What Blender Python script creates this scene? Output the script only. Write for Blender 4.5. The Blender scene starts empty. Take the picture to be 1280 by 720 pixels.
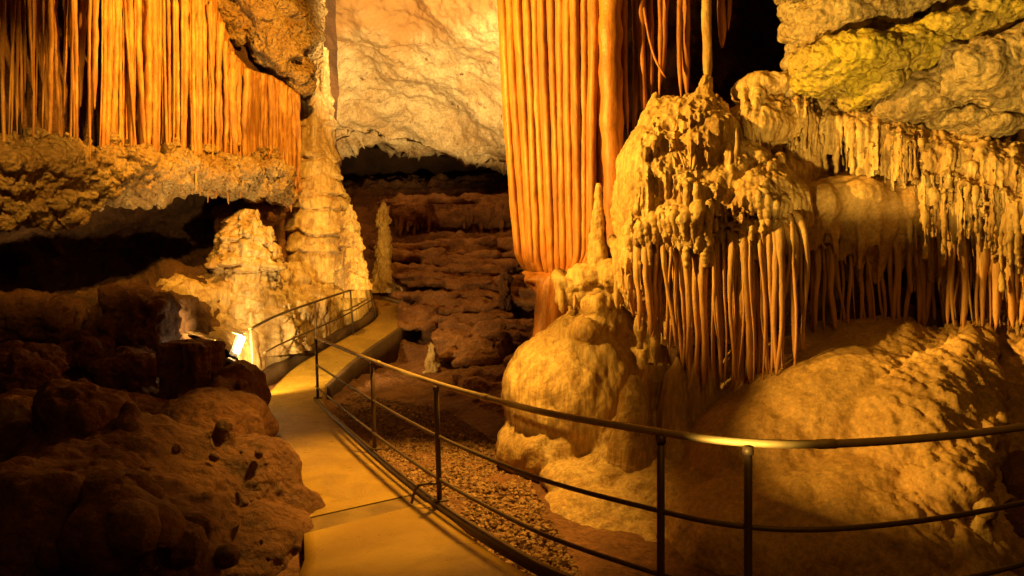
import bpy, bmesh, math, random
import numpy as np
from mathutils import Vector, Matrix, Euler

random.seed(7); RNG = np.random.default_rng(7)
SC = bpy.context.scene
COL = SC.collection
F, HC, CY = 900.0, 1.70, 360.0            # focal length in photo pixels, eye height, horizon row

# ------------------------------------------------------------------ camera, world, exposure
cam = bpy.data.objects.new('camera', bpy.data.cameras.new('camera')); COL.objects.link(cam)
cam.location = (0, 0, HC); cam.rotation_euler = (math.radians(90), 0, 0)
cam.data.sensor_width = 36; cam.data.lens = F / 1280 * 36; cam.data.clip_end = 300; cam.data.clip_start = .05
SC.camera = cam
w = bpy.data.worlds.new('World'); SC.world = w; w.use_nodes = True
w.node_tree.nodes['Background'].inputs[0].default_value = (1.0, .27, .06, 1)
w.node_tree.nodes['Background'].inputs[1].default_value = .012
SC.view_settings.view_transform = 'Standard'; SC.view_settings.look = 'None'
SC.view_settings.exposure = 0.45; SC.view_settings.gamma = 1.0
SC.cycles.use_denoising = True
SC.cycles.max_bounces = 6; SC.cycles.diffuse_bounces = 4; SC.cycles.sample_clamp_indirect = 4

def P(px, py, Y):
    return np.stack([(np.asarray(px, float) - 640) / F * Y, np.asarray(Y, float) + 0 * np.asarray(px, float),
                     HC - (np.asarray(py, float) - CY) / F * Y], -1)

def spot(name, loc, target, watts, color, angle=60, blend=.5, size=.06):
    l = bpy.data.lights.new(name, 'SPOT'); l.energy = watts; l.color = color
    l.spot_size = math.radians(angle); l.spot_blend = blend; l.shadow_soft_size = size
    o = bpy.data.objects.new(name, l); COL.objects.link(o); o.location = loc
    o.rotation_euler = (Vector(target) - Vector(loc)).to_track_quat('-Z', 'Y').to_euler()
    return o
AMB = (1.0, .50, .065); YEL = (1.0, .52, .07); ORG = (1.0, .44, .04)
# unseen spots, out of frame or behind rock: inferred cave floodlights plus added fills
spot('unseen_spot', (-3.3, 5.9, 4.5), (1.3, 7.6, 3.7), 2900, YEL, 58, .4, .05)
spot('unseen_spot', (-4.2, 3.3, 2.8), (.35, 7.3, 1.0), 1500, YEL, 15, .8, .06)      # extra spot added for the pale mound      # organ pipes and cascade
spot('unseen_spot', (-4.2, 3.3, 2.8), (3.95, 5.8, .7), 3000, YEL, 18, .7, .06)        # right flank of the big mound
spot('unseen_spot', (-2.3, 9.3, 6.6), tuple(P(240, 120, 12.6)), 1900, ORG, 84, .6, .08)   # left curtain
spot('unseen_spot', (-3.2, 4.6, 5.2), tuple(P(90, 235, 10.)), 1000, AMB, 40, .8, .08)
spot('unseen_spot', tuple(P(566, 402, 14.5)), tuple(P(422, 292, 17.5)), 520, YEL, 60, .6, .08)  # tiered column
spot('unseen_spot', tuple(P(672, 250, 11.5)), tuple(P(530, 0, 20.5)), 11000, (1., .66, .22), 60, .7, .1)  # far ceiling, from behind the pipes
spot('unseen_spot', (-.3, 6.9, 5.1), (-.95, 6.5, 0), 1700, AMB, 54, .8, .1)
spot('unseen_spot', (-2.4, 15.2, 8.6), (-3.6, 14.2, .4), 1100, AMB, 52, .8, .12)      # walkway
spot('unseen_spot', (.2, 2.4, .5), tuple(P(1190, 20, 6.6)), 1500, (1., .62, .12), 36, .6, .06)        # spot added to brighten the roof rocks
spot('unseen_spot', (-.6, 16.5, 8.9), (.2, 18.5, 1.5), 260, ORG, 80, .9, .2)            # weak spot added to lift the terraces
spot('unseen_spot', (.6, 1.6, 4.4), tuple(P(190, 540, 6.)), 40, (1., .42, .06), 62, .9, .3)   # added fill over the left foreground
spot('unseen_spot', (1.5, 1.0, 4.6), tuple(P(980, 560, 6.0)), 90, ORG, 80, .9, .5)  # soft fill added towards the big mound

# ------------------------------------------------------------------ numpy noise
def _h(ix, iy, iz, s):
    h = (ix * 374761393 + iy * 668265263 + iz * 2147483647 + s * 974634777) & 0xFFFFFFFF
    h = ((h ^ (h >> 13)) * 1274126177) & 0xFFFFFFFF
    h = ((h ^ (h >> 15)) * 2246822519) & 0xFFFFFFFF
    return (h ^ (h >> 16)) & 0xFFFFFFFF
G = np.array([[1,1,0],[-1,1,0],[1,-1,0],[-1,-1,0],[1,0,1],[-1,0,1],[1,0,-1],[-1,0,-1],
              [0,1,1],[0,-1,1],[0,1,-1],[0,-1,-1],[1,1,0],[-1,1,0],[0,-1,1],[0,-1,-1]], float)
def perlin(p, s=0):
    i = np.floor(p).astype(np.int64); f = p - i; u = f * f * f * (f * (f * 6 - 15) + 10)
    out = 0
    for a in (0, 1):
        wx = u[:, 0] if a else 1 - u[:, 0]
        for b in (0, 1):
            wy = u[:, 1] if b else 1 - u[:, 1]
            for c in (0, 1):
                wz = u[:, 2] if c else 1 - u[:, 2]
                g = G[_h(i[:, 0] + a, i[:, 1] + b, i[:, 2] + c, s) & 15]
                out = out + wx * wy * wz * ((f[:, 0] - a) * g[:, 0] + (f[:, 1] - b) * g[:, 1] + (f[:, 2] - c) * g[:, 2])
    return out
def fbm(p, sc=1.0, octv=4, s=0, gain=.5):
    sc = np.asarray(sc, float); o = 0; a = 1
    for k in range(octv):
        o = o + a * perlin(p * sc * 2 ** k + 17.3 * k, s + k); a *= gain
    return o
def ridged(p, sc=1.0, octv=4, s=0):
    sc = np.asarray(sc, float); o = 0; a = 1
    for k in range(octv):
        o = o + a * (1 - 2.2 * np.abs(perlin(p * sc * 2 ** k + 9.1 * k, s + k))); a *= .5
    return o - .8
def worley(p, s=0):
    i = np.floor(p).astype(np.int64); best = np.full(len(p), 9.0)
    for a in (-1, 0, 1):
        for b in (-1, 0, 1):
            for c in (-1, 0, 1):
                x, y, z = i[:, 0] + a, i[:, 1] + b, i[:, 2] + c
                h = _h(x, y, z, s)
                jx = (h & 1023) / 1023; jy = ((h >> 10) & 1023) / 1023; jz = ((h >> 20) & 1023) / 1023
                d = (x + jx - p[:, 0]) ** 2 + (y + jy - p[:, 1]) ** 2 + (z + jz - p[:, 2]) ** 2
                best = np.minimum(best, d)
    return np.sqrt(best)
def popcorn(p, size, s=0):                   # cauliflower bumps, 0..1
    q = p + .35 * size * np.stack([perlin(p / size * .8, s + 5), perlin(p / size * .8, s + 6), perlin(p / size * .8, s + 7)], -1)
    return 1 - np.clip(worley(q / size, s), 0, 1) ** 1.6
def strata(p, step, s=0, tilt=(0, 0)):       # ledge profile, bed after bed
    z = p[:, 2] + tilt[0] * p[:, 0] + tilt[1] * p[:, 1] + .5 * step * fbm(p, .9 / max(step, .1) * .25, 3, s)
    q = z / step; k = np.floor(q); f = q - k
    amp = (_h(k.astype(np.int64), 0 * k.astype(np.int64), 0 * k.astype(np.int64), s) & 255) / 255
    return amp * (1 - np.abs(2 * f - 1) ** 6) - .5

def ribs(p, f=9., s=0, st=.16):             # sharp upright drip ribs
    return 1 - np.abs(perlin(p * (f, f, f * st), s)) * 2.4 + .5 * (1 - 2.4 * np.abs(perlin(p * (f * 2.1, f * 2.1, f * st * 2), s + 1))) - 1.0

# ------------------------------------------------------------------ mesh helpers
def quads_mesh(name, V, Q, mat=None, smooth=True):
    me = bpy.data.meshes.new(name)
    V = np.asarray(V, np.float32); Q = np.asarray(Q, np.int32); n = Q.shape[1]
    me.vertices.add(len(V)); me.vertices.foreach_set('co', V.ravel())
    me.loops.add(Q.size); me.loops.foreach_set('vertex_index', Q.ravel())
    me.polygons.add(len(Q)); me.polygons.foreach_set('loop_start', np.arange(0, Q.size, n, dtype=np.int32))
    me.update(calc_edges=True); me.validate()
    if smooth: me.shade_smooth()
    if mat: me.materials.append(mat)
    return me
def tag(o, label=None, cat=None, group=None, kind=None):
    if label: o['label'] = label
    if cat: o['category'] = cat
    if group: o['group'] = group
    if kind: o['kind'] = kind
    return o
def link(name, V, Q, mat, parent=None, smooth=True, **kw):
    V = np.asarray(V, float)
    if parent is None:
        base = np.array([(V[:, 0].min() + V[:, 0].max()) / 2, (V[:, 1].min() + V[:, 1].max()) / 2, V[:, 2].min()])
    else: base = np.array(parent.location)
    o = bpy.data.objects.new(name, quads_mesh(name, V - base, Q, mat, smooth)); COL.objects.link(o)
    if parent is None: o.location = base
    else: o.parent = parent
    return tag(o, **kw)
def empty(name, loc, **kw):
    o = bpy.data.objects.new(name, None); COL.objects.link(o); o.location = tuple(loc); o.empty_display_size = .2
    return tag(o, **kw)
def gridq(nu, nv, wrap=False):
    a = np.arange(nu if wrap else nu - 1); b = np.arange(nv - 1)
    A, B = np.meshgrid(a, b, indexing='ij'); A1 = (A + 1) % nu
    return np.stack([A * nv + B, A1 * nv + B, A1 * nv + B + 1, A * nv + B + 1], -1).reshape(-1, 4)
def normals(V, Q):
    n = np.cross(V[Q[:, 2]] - V[Q[:, 0]], V[Q[:, 3 if Q.shape[1] == 4 else 1]] - V[Q[:, 1 if Q.shape[1] == 4 else 0]])
    N = np.zeros_like(V)
    for k in range(Q.shape[1]): np.add.at(N, Q[:, k], n)
    return N / (np.linalg.norm(N, axis=1, keepdims=True) + 1e-12)
def tps(pts):                                # thin-plate spline through (a, b, value)
    pts = np.array(pts, float); X = pts[:, :2]; v = pts[:, 2]; s = np.abs(X).max(); X = X / s; n = len(X)
    def U(d2): return .5 * d2 * np.log(d2 + 1e-9)
    K = U(((X[:, None] - X[None]) ** 2).sum(-1)) + 1e-4 * np.eye(n)
    A = np.block([[K, np.c_[np.ones(n), X]], [np.c_[np.ones(n), X].T, np.zeros((3, 3))]])
    c = np.linalg.solve(A, np.r_[v, 0, 0, 0])
    def f(a, b):
        sh = np.shape(a); q = np.stack([np.ravel(a), np.ravel(b)], -1) / s; o = c[n] + q @ c[n + 1:]
        for k in range(n): o = o + c[k] * U(((q - X[k]) ** 2).sum(1))
        return o.reshape(sh)
    return f
def sheet(name, pxr, pyr, nu, nv, depth, mat, disp=None, flip=False, parent=None, **kw):
    # wall surface: a dense grid over a depth map; depth(px, py) -> metres from the eye plane
    u, v = np.meshgrid(np.linspace(*pxr, nu), np.linspace(*pyr, nv), indexing='ij')
    r = depth(u, v)
    if isinstance(r, tuple): u, v, r = r
    V = P(u, v, r).reshape(-1, 3); Q = gridq(nu, nv)
    N = normals(V, Q); N *= np.sign((N * (np.array([0, 0, HC]) - V)).sum(1, keepdims=True) + 1e-9)
    if disp: V = V + N * disp(V)[:, None]
    return link(name, V, Q, mat, parent, **kw)

def ico(sub=3):
    bm = bmesh.new(); bmesh.ops.create_icosphere(bm, subdivisions=sub, radius=1)
    V = np.array([v.co[:] for v in bm.verts]); T = np.array([[v.index for v in f.verts] for f in bm.faces]); bm.free()
    return V, T
ICO = ico(3)
def E(px, py, Y, rx, ry, rd):                # ellipsoid: centre and radii in photo pixels, depth radius in metres
    c = P(px, py, Y); s = Y / F
    V, T = ICO; return V * np.array([rx * s, rd, ry * s]) + c, T
def CONE(p0, p1, r0, r1, n=14):              # tapered limb with rounded ends between two points
    p0, p1 = np.array(p0, float), np.array(p1, float); d = p1 - p0; L = np.linalg.norm(d); d = d / L
    a = np.cross(d, [1, 0, 0] if abs(d[0]) < .9 else [0, 1, 0]); a /= np.linalg.norm(a); b = np.cross(d, a)
    ts = [(-r0 * .7, .45 * r0), (-r0 * .35, .85 * r0), (0, r0), (L, r1), (L + r1 * .35, .85 * r1), (L + r1 * .7, .45 * r1)]
    V = [p0 - d * r0 * .85]
    for t, r in ts:
        for k in range(n): V.append(p0 + d * t + r * (a * math.cos(2 * math.pi * k / n) + b * math.sin(2 * math.pi * k / n)))
    V.append(p1 + d * r1 * .85); T = []
    for k in range(n):
        k2 = (k + 1) % n; T.append((0, 1 + k2, 1 + k))
        for j in range(len(ts) - 1):
            q = 1 + j * n; T += [(q + k, q + k2, q + n + k2), (q + k, q + n + k2, q + n + k)]
        q = 1 + (len(ts) - 1) * n; T.append((q + k, q + k2, len(V) - 1))
    return np.array(V), np.array(T)
def C(px0, py0, px1, py1, Y0, w0, w1, Y1=None):
    Y1 = Y0 if Y1 is None else Y1
    return CONE(P(px0, py0, Y0), P(px1, py1, Y1), w0 * Y0 / F / 2, w1 * Y1 / F / 2)
def BOX(px, py, Y, rx, ry, rd, rot=(0, 0, 0)):  # rough block: centre and half sizes in photo pixels
    c = P(px, py, Y); s = Y / F; V, T = ICO
    q = np.sign(V) * np.abs(V) ** .38; q /= np.abs(q).max()
    R = np.array(Euler(rot).to_matrix()); return (q * np.array([rx * s, rd, ry * s])) @ R.T + c, T
def remesh(prims, voxel, smooth=3):
    Vs, Ts, n = [], [], 0
    for V, T in prims: Vs.append(V); Ts.append(T + n); n += len(V)
    me = quads_mesh('tmp', np.vstack(Vs), np.vstack(Ts), None, False)
    o = bpy.data.objects.new('tmp', me); COL.objects.link(o)
    m = o.modifiers.new('r', 'REMESH'); m.mode = 'VOXEL'; m.voxel_size = voxel
    dg = bpy.context.evaluated_depsgraph_get(); ev = o.evaluated_get(dg); r = ev.to_mesh()
    V = np.empty(len(r.vertices) * 3, np.float32); r.vertices.foreach_get('co', V); V = V.reshape(-1, 3).astype(float)
    L = np.empty(len(r.loops), np.int32); r.loops.foreach_get('vertex_index', L)
    Q = L.reshape(-1, 4); ev.to_mesh_clear()
    bpy.data.objects.remove(o); bpy.data.meshes.remove(me)
    e = np.vstack([Q[:, [0, 1]], Q[:, [1, 2]], Q[:, [2, 3]], Q[:, [3, 0]]])
    for _ in range(smooth):
        A = np.zeros_like(V); c = np.zeros(len(V))
        np.add.at(A, e[:, 0], V[e[:, 1]]); np.add.at(A, e[:, 1], V[e[:, 0]])
        np.add.at(c, e[:, 0], 1); np.add.at(c, e[:, 1], 1)
        V = .35 * V + .65 * A / c[:, None]
    return V, Q
def blob(name, prims, voxel, mat, disp=None, smooth=3, parent=None, **kw):
    V, Q = remesh(prims, voxel, smooth); N = normals(V, Q)
    if disp: V = V + N * disp(V)[:, None]
    return link(name, V, Q, mat, parent, **kw)
def tube(path, rad, seg=12, nz=.12, freq=9., s=0, flat=1.0, lobes=0):
    path = np.array(path, float); rad = np.array(rad, float); n = len(path)
    t = np.gradient(path, axis=0); t /= np.linalg.norm(t, axis=1, keepdims=True)
    ref = np.where(np.abs(t[:, 1:2]) < .9, [[0., 1., 0.]], [[1., 0., 0.]])
    a = np.cross(t, ref); a /= np.linalg.norm(a, axis=1, keepdims=True); b = np.cross(t, a)
    th = np.linspace(0, 2 * math.pi, seg, endpoint=False)
    D = a[None] * np.cos(th)[:, None, None] + flat * b[None] * np.sin(th)[:, None, None]
    V = path[None] + D * rad[None, :, None]
    if nz:
        W = (path[None] + D * .05).reshape(-1, 3); q = fbm(W, (freq, freq, freq * .35), 3, s).reshape(seg, n)
        if lobes: q = q + .5 * np.cos(th * lobes)[:, None] * .6
        V = path[None] + D * (rad[None] * (1 + nz * 2 * q))[:, :, None]
    V = V.reshape(-1, 3); Q = gridq(seg, n, True)[:, ::-1]
    V = np.vstack([V, path[0], path[-1]]); k = np.arange(seg); k1 = (k + 1) % seg
    Q = np.vstack([Q, np.stack([k * n, k1 * n, np.full(seg, len(V) - 2), np.full(seg, len(V) - 2)], -1) * 1,
                   np.stack([k1 * n + n - 1, k * n + n - 1, np.full(seg, len(V) - 1), np.full(seg, len(V) - 1)], -1)])
    return V, Q
def tube_obj(name, path, rad, mat, parent=None, **kw):
    tk = {k: kw.pop(k) for k in ('seg', 'nz', 'freq', 's', 'flat', 'lobes') if k in kw}
    V, Q = tube(path, rad, **tk); n = len(V) - 2
    cap = Q[:, 2] == Q[:, 3]
    base = np.array(parent.location) if parent else V[0:1].mean(0)
    me = bpy.data.meshes.new(name)
    faces = [tuple(map(int, q)) for q in Q[~cap]] + [tuple(map(int, q[:3])) for q in Q[cap]]
    me.from_pydata([tuple(v) for v in (V - base)], [], faces); me.shade_smooth(); me.materials.append(mat)
    o = bpy.data.objects.new(name, me); COL.objects.link(o)
    if parent: o.parent = parent
    else: o.location = base
    return tag(o, **kw)
def stal(px0, py0, px1, py1, Y, w0, w1, name='stalactite', mat=None, parent=None, Y1=None, bend=0, bulge=0, s=None, tipf=.35, nz=.16, seg=12, hook=0, pw=.8, **kw):
    # tapered drip column from one photo point down to another
    s = random.randint(0, 9999) if s is None else s
    a, b = P(px0, py0, Y), P(px1, py1, Y if Y1 is None else Y1); L = np.linalg.norm(b - a)
    n = int(min(70, max(10, L / .035))); t = np.linspace(0, 1, n)
    path = a + (b - a) * t[:, None]
    path[:, 0] += bend * np.sin(t * math.pi) * Y / F + .012 * np.sin(t * 7 + s) * min(1, L)
    path[:, 1] += .01 * np.sin(t * 6 + s * 2) * min(1, L) + hook * np.exp(-t * L / .09)
    r = (w0 + (w1 - w0) * t ** pw + bulge * np.sin(t * math.pi)) / 2 * Y / F
    if tipf: r = r * np.where(t > 1 - tipf * .3, np.sqrt(np.clip((1 - t) / (tipf * .3), .02, 1)), 1)
    r *= 1 + .12 * np.sin(t * L * 14 + s) * .5
    return tube_obj(name, path, r, mat, parent, seg=seg, nz=nz, freq=8, s=s % 50, **kw)

# ------------------------------------------------------------------ materials
def nt(m):
    m.use_nodes = True; t = m.node_tree; t.nodes.clear(); return t
def N_(t, typ, **kw):
    n = t.nodes.new(typ)
    for k, v in kw.items():
        if k in n.inputs: n.inputs[k].default_value = v
        else: setattr(n, k, v)
    return n
def rock(name, c1, c2, c3, sc=1.4, bump=.5, pop=0, popsize=.05, streak=0, rough=.62, dirt=.5, fine=1.0, spec=.4, dist=.03, zg=None):
    dist *= 2.2
    m = bpy.data.materials.new(name); t = nt(m); L = t.links.new
    out = N_(t, 'ShaderNodeOutputMaterial'); b = N_(t, 'ShaderNodeBsdfPrincipled')
    b.inputs['Specular IOR Level'].default_value = spec
    geo = N_(t, 'ShaderNodeNewGeometry'); pos = geo.outputs['Position']
    mp = N_(t, 'ShaderNodeMapping'); mp.inputs['Scale'].default_value = (1, 1, .12 if streak else 1); L(pos, mp.inputs[0])
    n1 = N_(t, 'ShaderNodeTexNoise', Scale=sc, Detail=9., Roughness=.62, Distortion=.6); L(pos, n1.inputs['Vector'])
    n2 = N_(t, 'ShaderNodeTexNoise', Scale=sc * (6 if streak else 3.3), Detail=8., Roughness=.65, Distortion=.3); L(mp.outputs[0], n2.inputs['Vector'])
    n3 = N_(t, 'ShaderNodeTexNoise', Scale=sc * 9, Detail=10., Roughness=.7); L(pos, n3.inputs['Vector'])
    def ramp(src, a, bb):
        r = N_(t, 'ShaderNodeMapRange', interpolation_type='SMOOTHSTEP')
        if a > bb: r.inputs[3].default_value = 1; r.inputs[4].default_value = 0; a, bb = bb, a
        r.inputs[1].default_value = a; r.inputs[2].default_value = bb
        L(src, r.inputs[0]); return r.outputs[0]
    def mix(f, A, B):
        x = N_(t, 'ShaderNodeMix', data_type='RGBA')
        if isinstance(f, float): x.inputs[0].default_value = f
        else: L(f, x.inputs[0])
        for k, v in ((6, A), (7, B)):
            if isinstance(v, tuple): x.inputs[k].default_value = (*v, 1)
            else: L(v, x.inputs[k])
        return x.outputs[2]
    c = mix(ramp(n1.outputs[0], .38, .62), c1, c2)
    if streak:
        c = mix(ramp(n2.outputs[0], .42, .66), c, tuple(x * .55 + y * .45 for x, y in zip(c2, c3)))
    d1 = ramp(n3.outputs[0], .5, .68); d2 = ramp(n2.outputs[0], .48, .7)
    mm = N_(t, 'ShaderNodeMath', operation='MULTIPLY'); L(d1, mm.inputs[0]); L(d2, mm.inputs[1])
    m3 = N_(t, 'ShaderNodeMath', operation='MULTIPLY'); L(mm.outputs[0], m3.inputs[0]); m3.inputs[1].default_value = dirt * 1.6; m3.use_clamp = True
    c = mix(m3.outputs[0], c, c3)
    n6 = N_(t, 'ShaderNodeTexNoise', Scale=22. * fine, Detail=8., Roughness=.75); L(mp.outputs[0] if streak else pos, n6.inputs['Vector'])
    v6 = N_(t, 'ShaderNodeMapRange'); L(n6.outputs[0], v6.inputs[0]); v6.inputs[1].default_value = .3; v6.inputs[2].default_value = .7; v6.inputs[3].default_value = .5; v6.inputs[4].default_value = 1.38
    x6 = N_(t, 'ShaderNodeVectorMath', operation='SCALE'); L(c, x6.inputs[0]); L(v6.outputs[0], x6.inputs['Scale']); c = x6.outputs[0]
    if zg:                                    # iron-stained lower ends
        sp_ = N_(t, 'ShaderNodeSeparateXYZ'); L(pos, sp_.inputs[0])
        az = N_(t, 'ShaderNodeMath', operation='MULTIPLY_ADD'); L(n1.outputs[0], az.inputs[0]); az.inputs[1].default_value = 1.6; L(sp_.outputs[2], az.inputs[2])
        c = mix(ramp(az.outputs[0], zg[1] + .8, zg[0] + .8), c, zg[2])
    L(c, b.inputs['Base Color'])
    rr = N_(t, 'ShaderNodeMapRange'); L(n2.outputs[0], rr.inputs[0]); rr.inputs[1].default_value = .3; rr.inputs[2].default_value = .7
    rr.inputs[3].default_value = max(.15, rough - .18); rr.inputs[4].default_value = min(1, rough + .2); L(rr.outputs[0], b.inputs['Roughness'])
    n4 = N_(t, 'ShaderNodeTexNoise', Scale=14. * fine, Detail=12., Roughness=.68); L(mp.outputs[0] if streak == 2 else pos, n4.inputs['Vector'])
    h = n4.outputs[0]
    if pop:
        v = N_(t, 'ShaderNodeTexVoronoi', feature='SMOOTH_F1', Scale=1 / popsize); v.inputs['Smoothness'].default_value = .4
        ad = N_(t, 'ShaderNodeMixRGB', blend_type='ADD'); ad.inputs[0].default_value = .06
        L(pos, ad.inputs[1]); L(n1.outputs[1], ad.inputs[2]); L(ad.outputs[0], v.inputs['Vector'])
        iv = N_(t, 'ShaderNodeMath', operation='MULTIPLY_ADD'); L(v.outputs['Distance'], iv.inputs[0]); iv.inputs[1].default_value = -pop; L(h, iv.inputs[2]); h = iv.outputs[0]
    bp = N_(t, 'ShaderNodeBump', Strength=bump, Distance=dist); L(h, bp.inputs['Height']); L(bp.outputs[0], b.inputs['Normal'])
    L(b.outputs[0], out.inputs[0])
    m['nodes_c'] = 1
    return m
M = {}
M['floor'] = rock('cave_floor_clay', (.30, .135, .055), (.19, .08, .032), (.06, .03, .018), 1.1, .8, .5, .09, rough=.75, dist=.05)
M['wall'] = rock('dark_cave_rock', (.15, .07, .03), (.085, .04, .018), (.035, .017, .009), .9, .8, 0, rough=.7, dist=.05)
M['pop'] = rock('popcorn_limestone', (.58, .40, .19), (.46, .28, .11), (.10, .05, .025), 1.6, 1.0, .8, .07, rough=.7, dist=.05)
M['ceil'] = rock('pale_ceiling_rock', (.68, .52, .31), (.54, .36, .18), (.16, .08, .035), .7, .8, 0, rough=.8, dirt=1.0, dist=.04, fine=.6, zg=(9.7, 8.5, (.42, .22, .08)))
M['straw'] = rock('orange_drip_calcite', (.60, .33, .09), (.46, .21, .055), (.20, .08, .03), 2.2, .45, 0, streak=1, rough=.5, dirt=.3, dist=.012, fine=1.6)
M['organ'] = rock('ochre_organ_calcite', (.46, .19, .035), (.36, .135, .024), (.20, .07, .02), 1.6, .4, 0, streak=1, rough=.48, dirt=.35, dist=.01, fine=2.)
M['flow'] = rock('buff_flowstone', (.61, .43, .18), (.50, .32, .11), (.22, .11, .04), 1.8, .6, .25, .05, streak=1, rough=.5, dirt=.4, dist=.02, fine=1.5)
M['flowr'] = rock('russet_drip_flowstone', (.52, .30, .14), (.46, .21, .09), (.26, .10, .045), 2.4, .5, 0, streak=1, rough=.45, dirt=.4, dist=.015, fine=2.)
M['drip'] = rock('stained_drip_calcite', (.60, .40, .17), (.54, .33, .12), (.24, .11, .045), 2.2, .5, 0, streak=1, rough=.45, dirt=.4, dist=.015, fine=2., zg=(1.2, 2.3, (.50, .25, .09)))
M['mound'] = rock('smooth_mound_flowstone', (.50, .32, .12), (.42, .25, .085), (.22, .12, .045), 1.2, .5, 0, .09, rough=.52, dirt=.35, dist=.02, fine=1.2)
M['cream'] = rock('cream_flowstone', (.62, .48, .27), (.52, .36, .17), (.26, .14, .06), 1.0, .6, .1, .08, streak=1, rough=.6, dirt=.4, dist=.03)
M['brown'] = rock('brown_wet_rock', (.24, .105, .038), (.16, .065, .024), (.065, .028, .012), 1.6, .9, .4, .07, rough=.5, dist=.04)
M['terr'] = rock('red_brown_terrace_rock', (.42, .20, .08), (.28, .12, .045), (.09, .04, .018), 1.6, .9, .3, .07, rough=.6, dist=.04)
M['algae'] = rock('algae_tinted_rock', (.62, .48, .05), (.54, .40, .10), (.20, .13, .04), 2.2, 1.0, .9, .06, rough=.75, dirt=.6, dist=.04)
M['grey'] = rock('grey_buff_rock', (.56, .42, .20), (.42, .29, .13), (.09, .06, .03), 2.4, 1.0, .8, .06, rough=.75, dirt=.6, dist=.04)
M['gravel'] = rock('gravel_floor', (.58, .34, .16), (.42, .22, .09), (.10, .05, .025), 5, 1.0, 1.2, .045, rough=.8, dirt=.7, dist=.05)
M['path'] = rock('aggregate_concrete', (.50, .31, .04), (.37, .22, .028), (.22, .12, .022), 2.5, .7, .35, .018, rough=.38, dirt=.6, dist=.012, fine=6)
M['slab'] = rock('smooth_concrete', (.45, .28, .04), (.30, .175, .025), (.20, .11, .022), .8, .25, 0, rough=.36, dirt=.5, dist=.006, fine=5)
M['joint'] = rock('joint_mortar', (.25, .155, .035), (.17, .10, .025), (.10, .06, .02), 3, .5, 0, rough=.6, dist=.006, fine=5)
M['kerb'] = rock('dark_concrete', (.13, .075, .035), (.09, .05, .025), (.05, .03, .015), 2, .6, 0, rough=.7, dist=.015, fine=2)
def metal(name, col, rough, met=1.0):
    m = bpy.data.materials.new(name); t = nt(m); out = N_(t, 'ShaderNodeOutputMaterial'); b = N_(t, 'ShaderNodeBsdfPrincipled')
    n = N_(t, 'ShaderNodeTexNoise', Scale=30., Detail=6.); geo = N_(t, 'ShaderNodeNewGeometry'); t.links.new(geo.outputs['Position'], n.inputs['Vector'])
    x = N_(t, 'ShaderNodeMix', data_type='RGBA'); x.inputs[6].default_value = (*[c * .6 for c in col], 1); x.inputs[7].default_value = (*col, 1)
    t.links.new(n.outputs[0], x.inputs[0]); t.links.new(x.outputs[2], b.inputs['Base Color'])
    r = N_(t, 'ShaderNodeMapRange'); r.inputs[3].default_value = rough - .1; r.inputs[4].default_value = rough + .15
    t.links.new(n.outputs[0], r.inputs[0]); t.links.new(r.outputs[0], b.inputs['Roughness'])
    b.inputs['Metallic'].default_value = met; t.links.new(b.outputs[0], out.inputs[0]); return m
M['rail'] = metal('worn_brass_rail', (.52, .38, .18), .6, .45)
M['post'] = metal('dark_painted_steel', (.14, .09, .05), .55, .5)
M['lamp'] = metal('lamp_housing', (.55, .5, .42), .4, .7)
m = bpy.data.materials.new('lamp_glow'); t = nt(m); o_ = N_(t, 'ShaderNodeOutputMaterial'); e_ = N_(t, 'ShaderNodeEmission', Strength=28.)
e_.inputs[0].default_value = (1, .78, .42, 1); t.links.new(e_.outputs[0], o_.inputs[0]); M['glow'] = m

# ------------------------------------------------------------------ cave floor
def W(px, py, Y): p = P(px, py, Y); return (p[0], p[1], p[2])
floor_pts = [W(640, 700, 5.1), W(600, 600, 7.1), W(520, 560, 8.6), W(640, 580, 8.0), W(450, 530, 10.2), W(470, 485, 12.8), W(520, 470, 14),
             W(560, 430, 16.5), W(600, 470, 13.), W(640, 430, 15.5), W(660, 470, 13), W(560, 385, 18.8), W(600, 325, 20.5), W(660, 330, 20.5), W(560, 300, 22), W(640, 275, 23.5),
             W(640, 246, 26), W(560, 238, 27), W(450, 238, 27), W(480, 330, 21.5), W(520, 226, 30), W(440, 420, 16.5), W(400, 360, 20),
             (-1.2, 3, -.15), (2, 3, -.6), (6, 3, -.6), (6, 7, -.4), (-6, 3, -.2), (-6, 8, 0), (-7, 12, .4), (-6, 18, 1.4), (4, 12, .2), (6, 18, 1.5), (6, 28, 6), (-10, 30, 6), (0, 44, 7), (12, 44, 7), (-12, 44, 7)]
fz = tps(floor_pts)
xs, ys = np.linspace(-9, 9, 300), np.r_[np.linspace(1, 12, 190), np.linspace(12.05, 44, 470)]
X_, Y_ = np.meshgrid(xs, ys, indexing='ij'); Z_ = fz(X_, Y_)
V = np.stack([X_, Y_, Z_], -1).reshape(-1, 3)
far = np.clip((V[:, 1] - 12.5) / 4, 0, 1)
q = V.copy(); q[:, 2] *= 1
zz = V[:, 2] + far * .35 * fbm(V, (.5, .5, .5), 4, 3)
st = .42; k = np.floor(zz / st); f = zz / st - k
ter = (k + np.clip((f - .55) / .32, 0, 1)) * st
zn = zz * (1 - .85 * far) + ter * .85 * far + (.05 + .1 * far) * fbm(V, (2.2, 2.2, 2.2), 5, 8) + .02 * (1 - far) * popcorn(V, .09, 3)
V[:, 2] = zn
link('cave_floor', V, gridq(300, 660), M['floor'], kind='structure')

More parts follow.
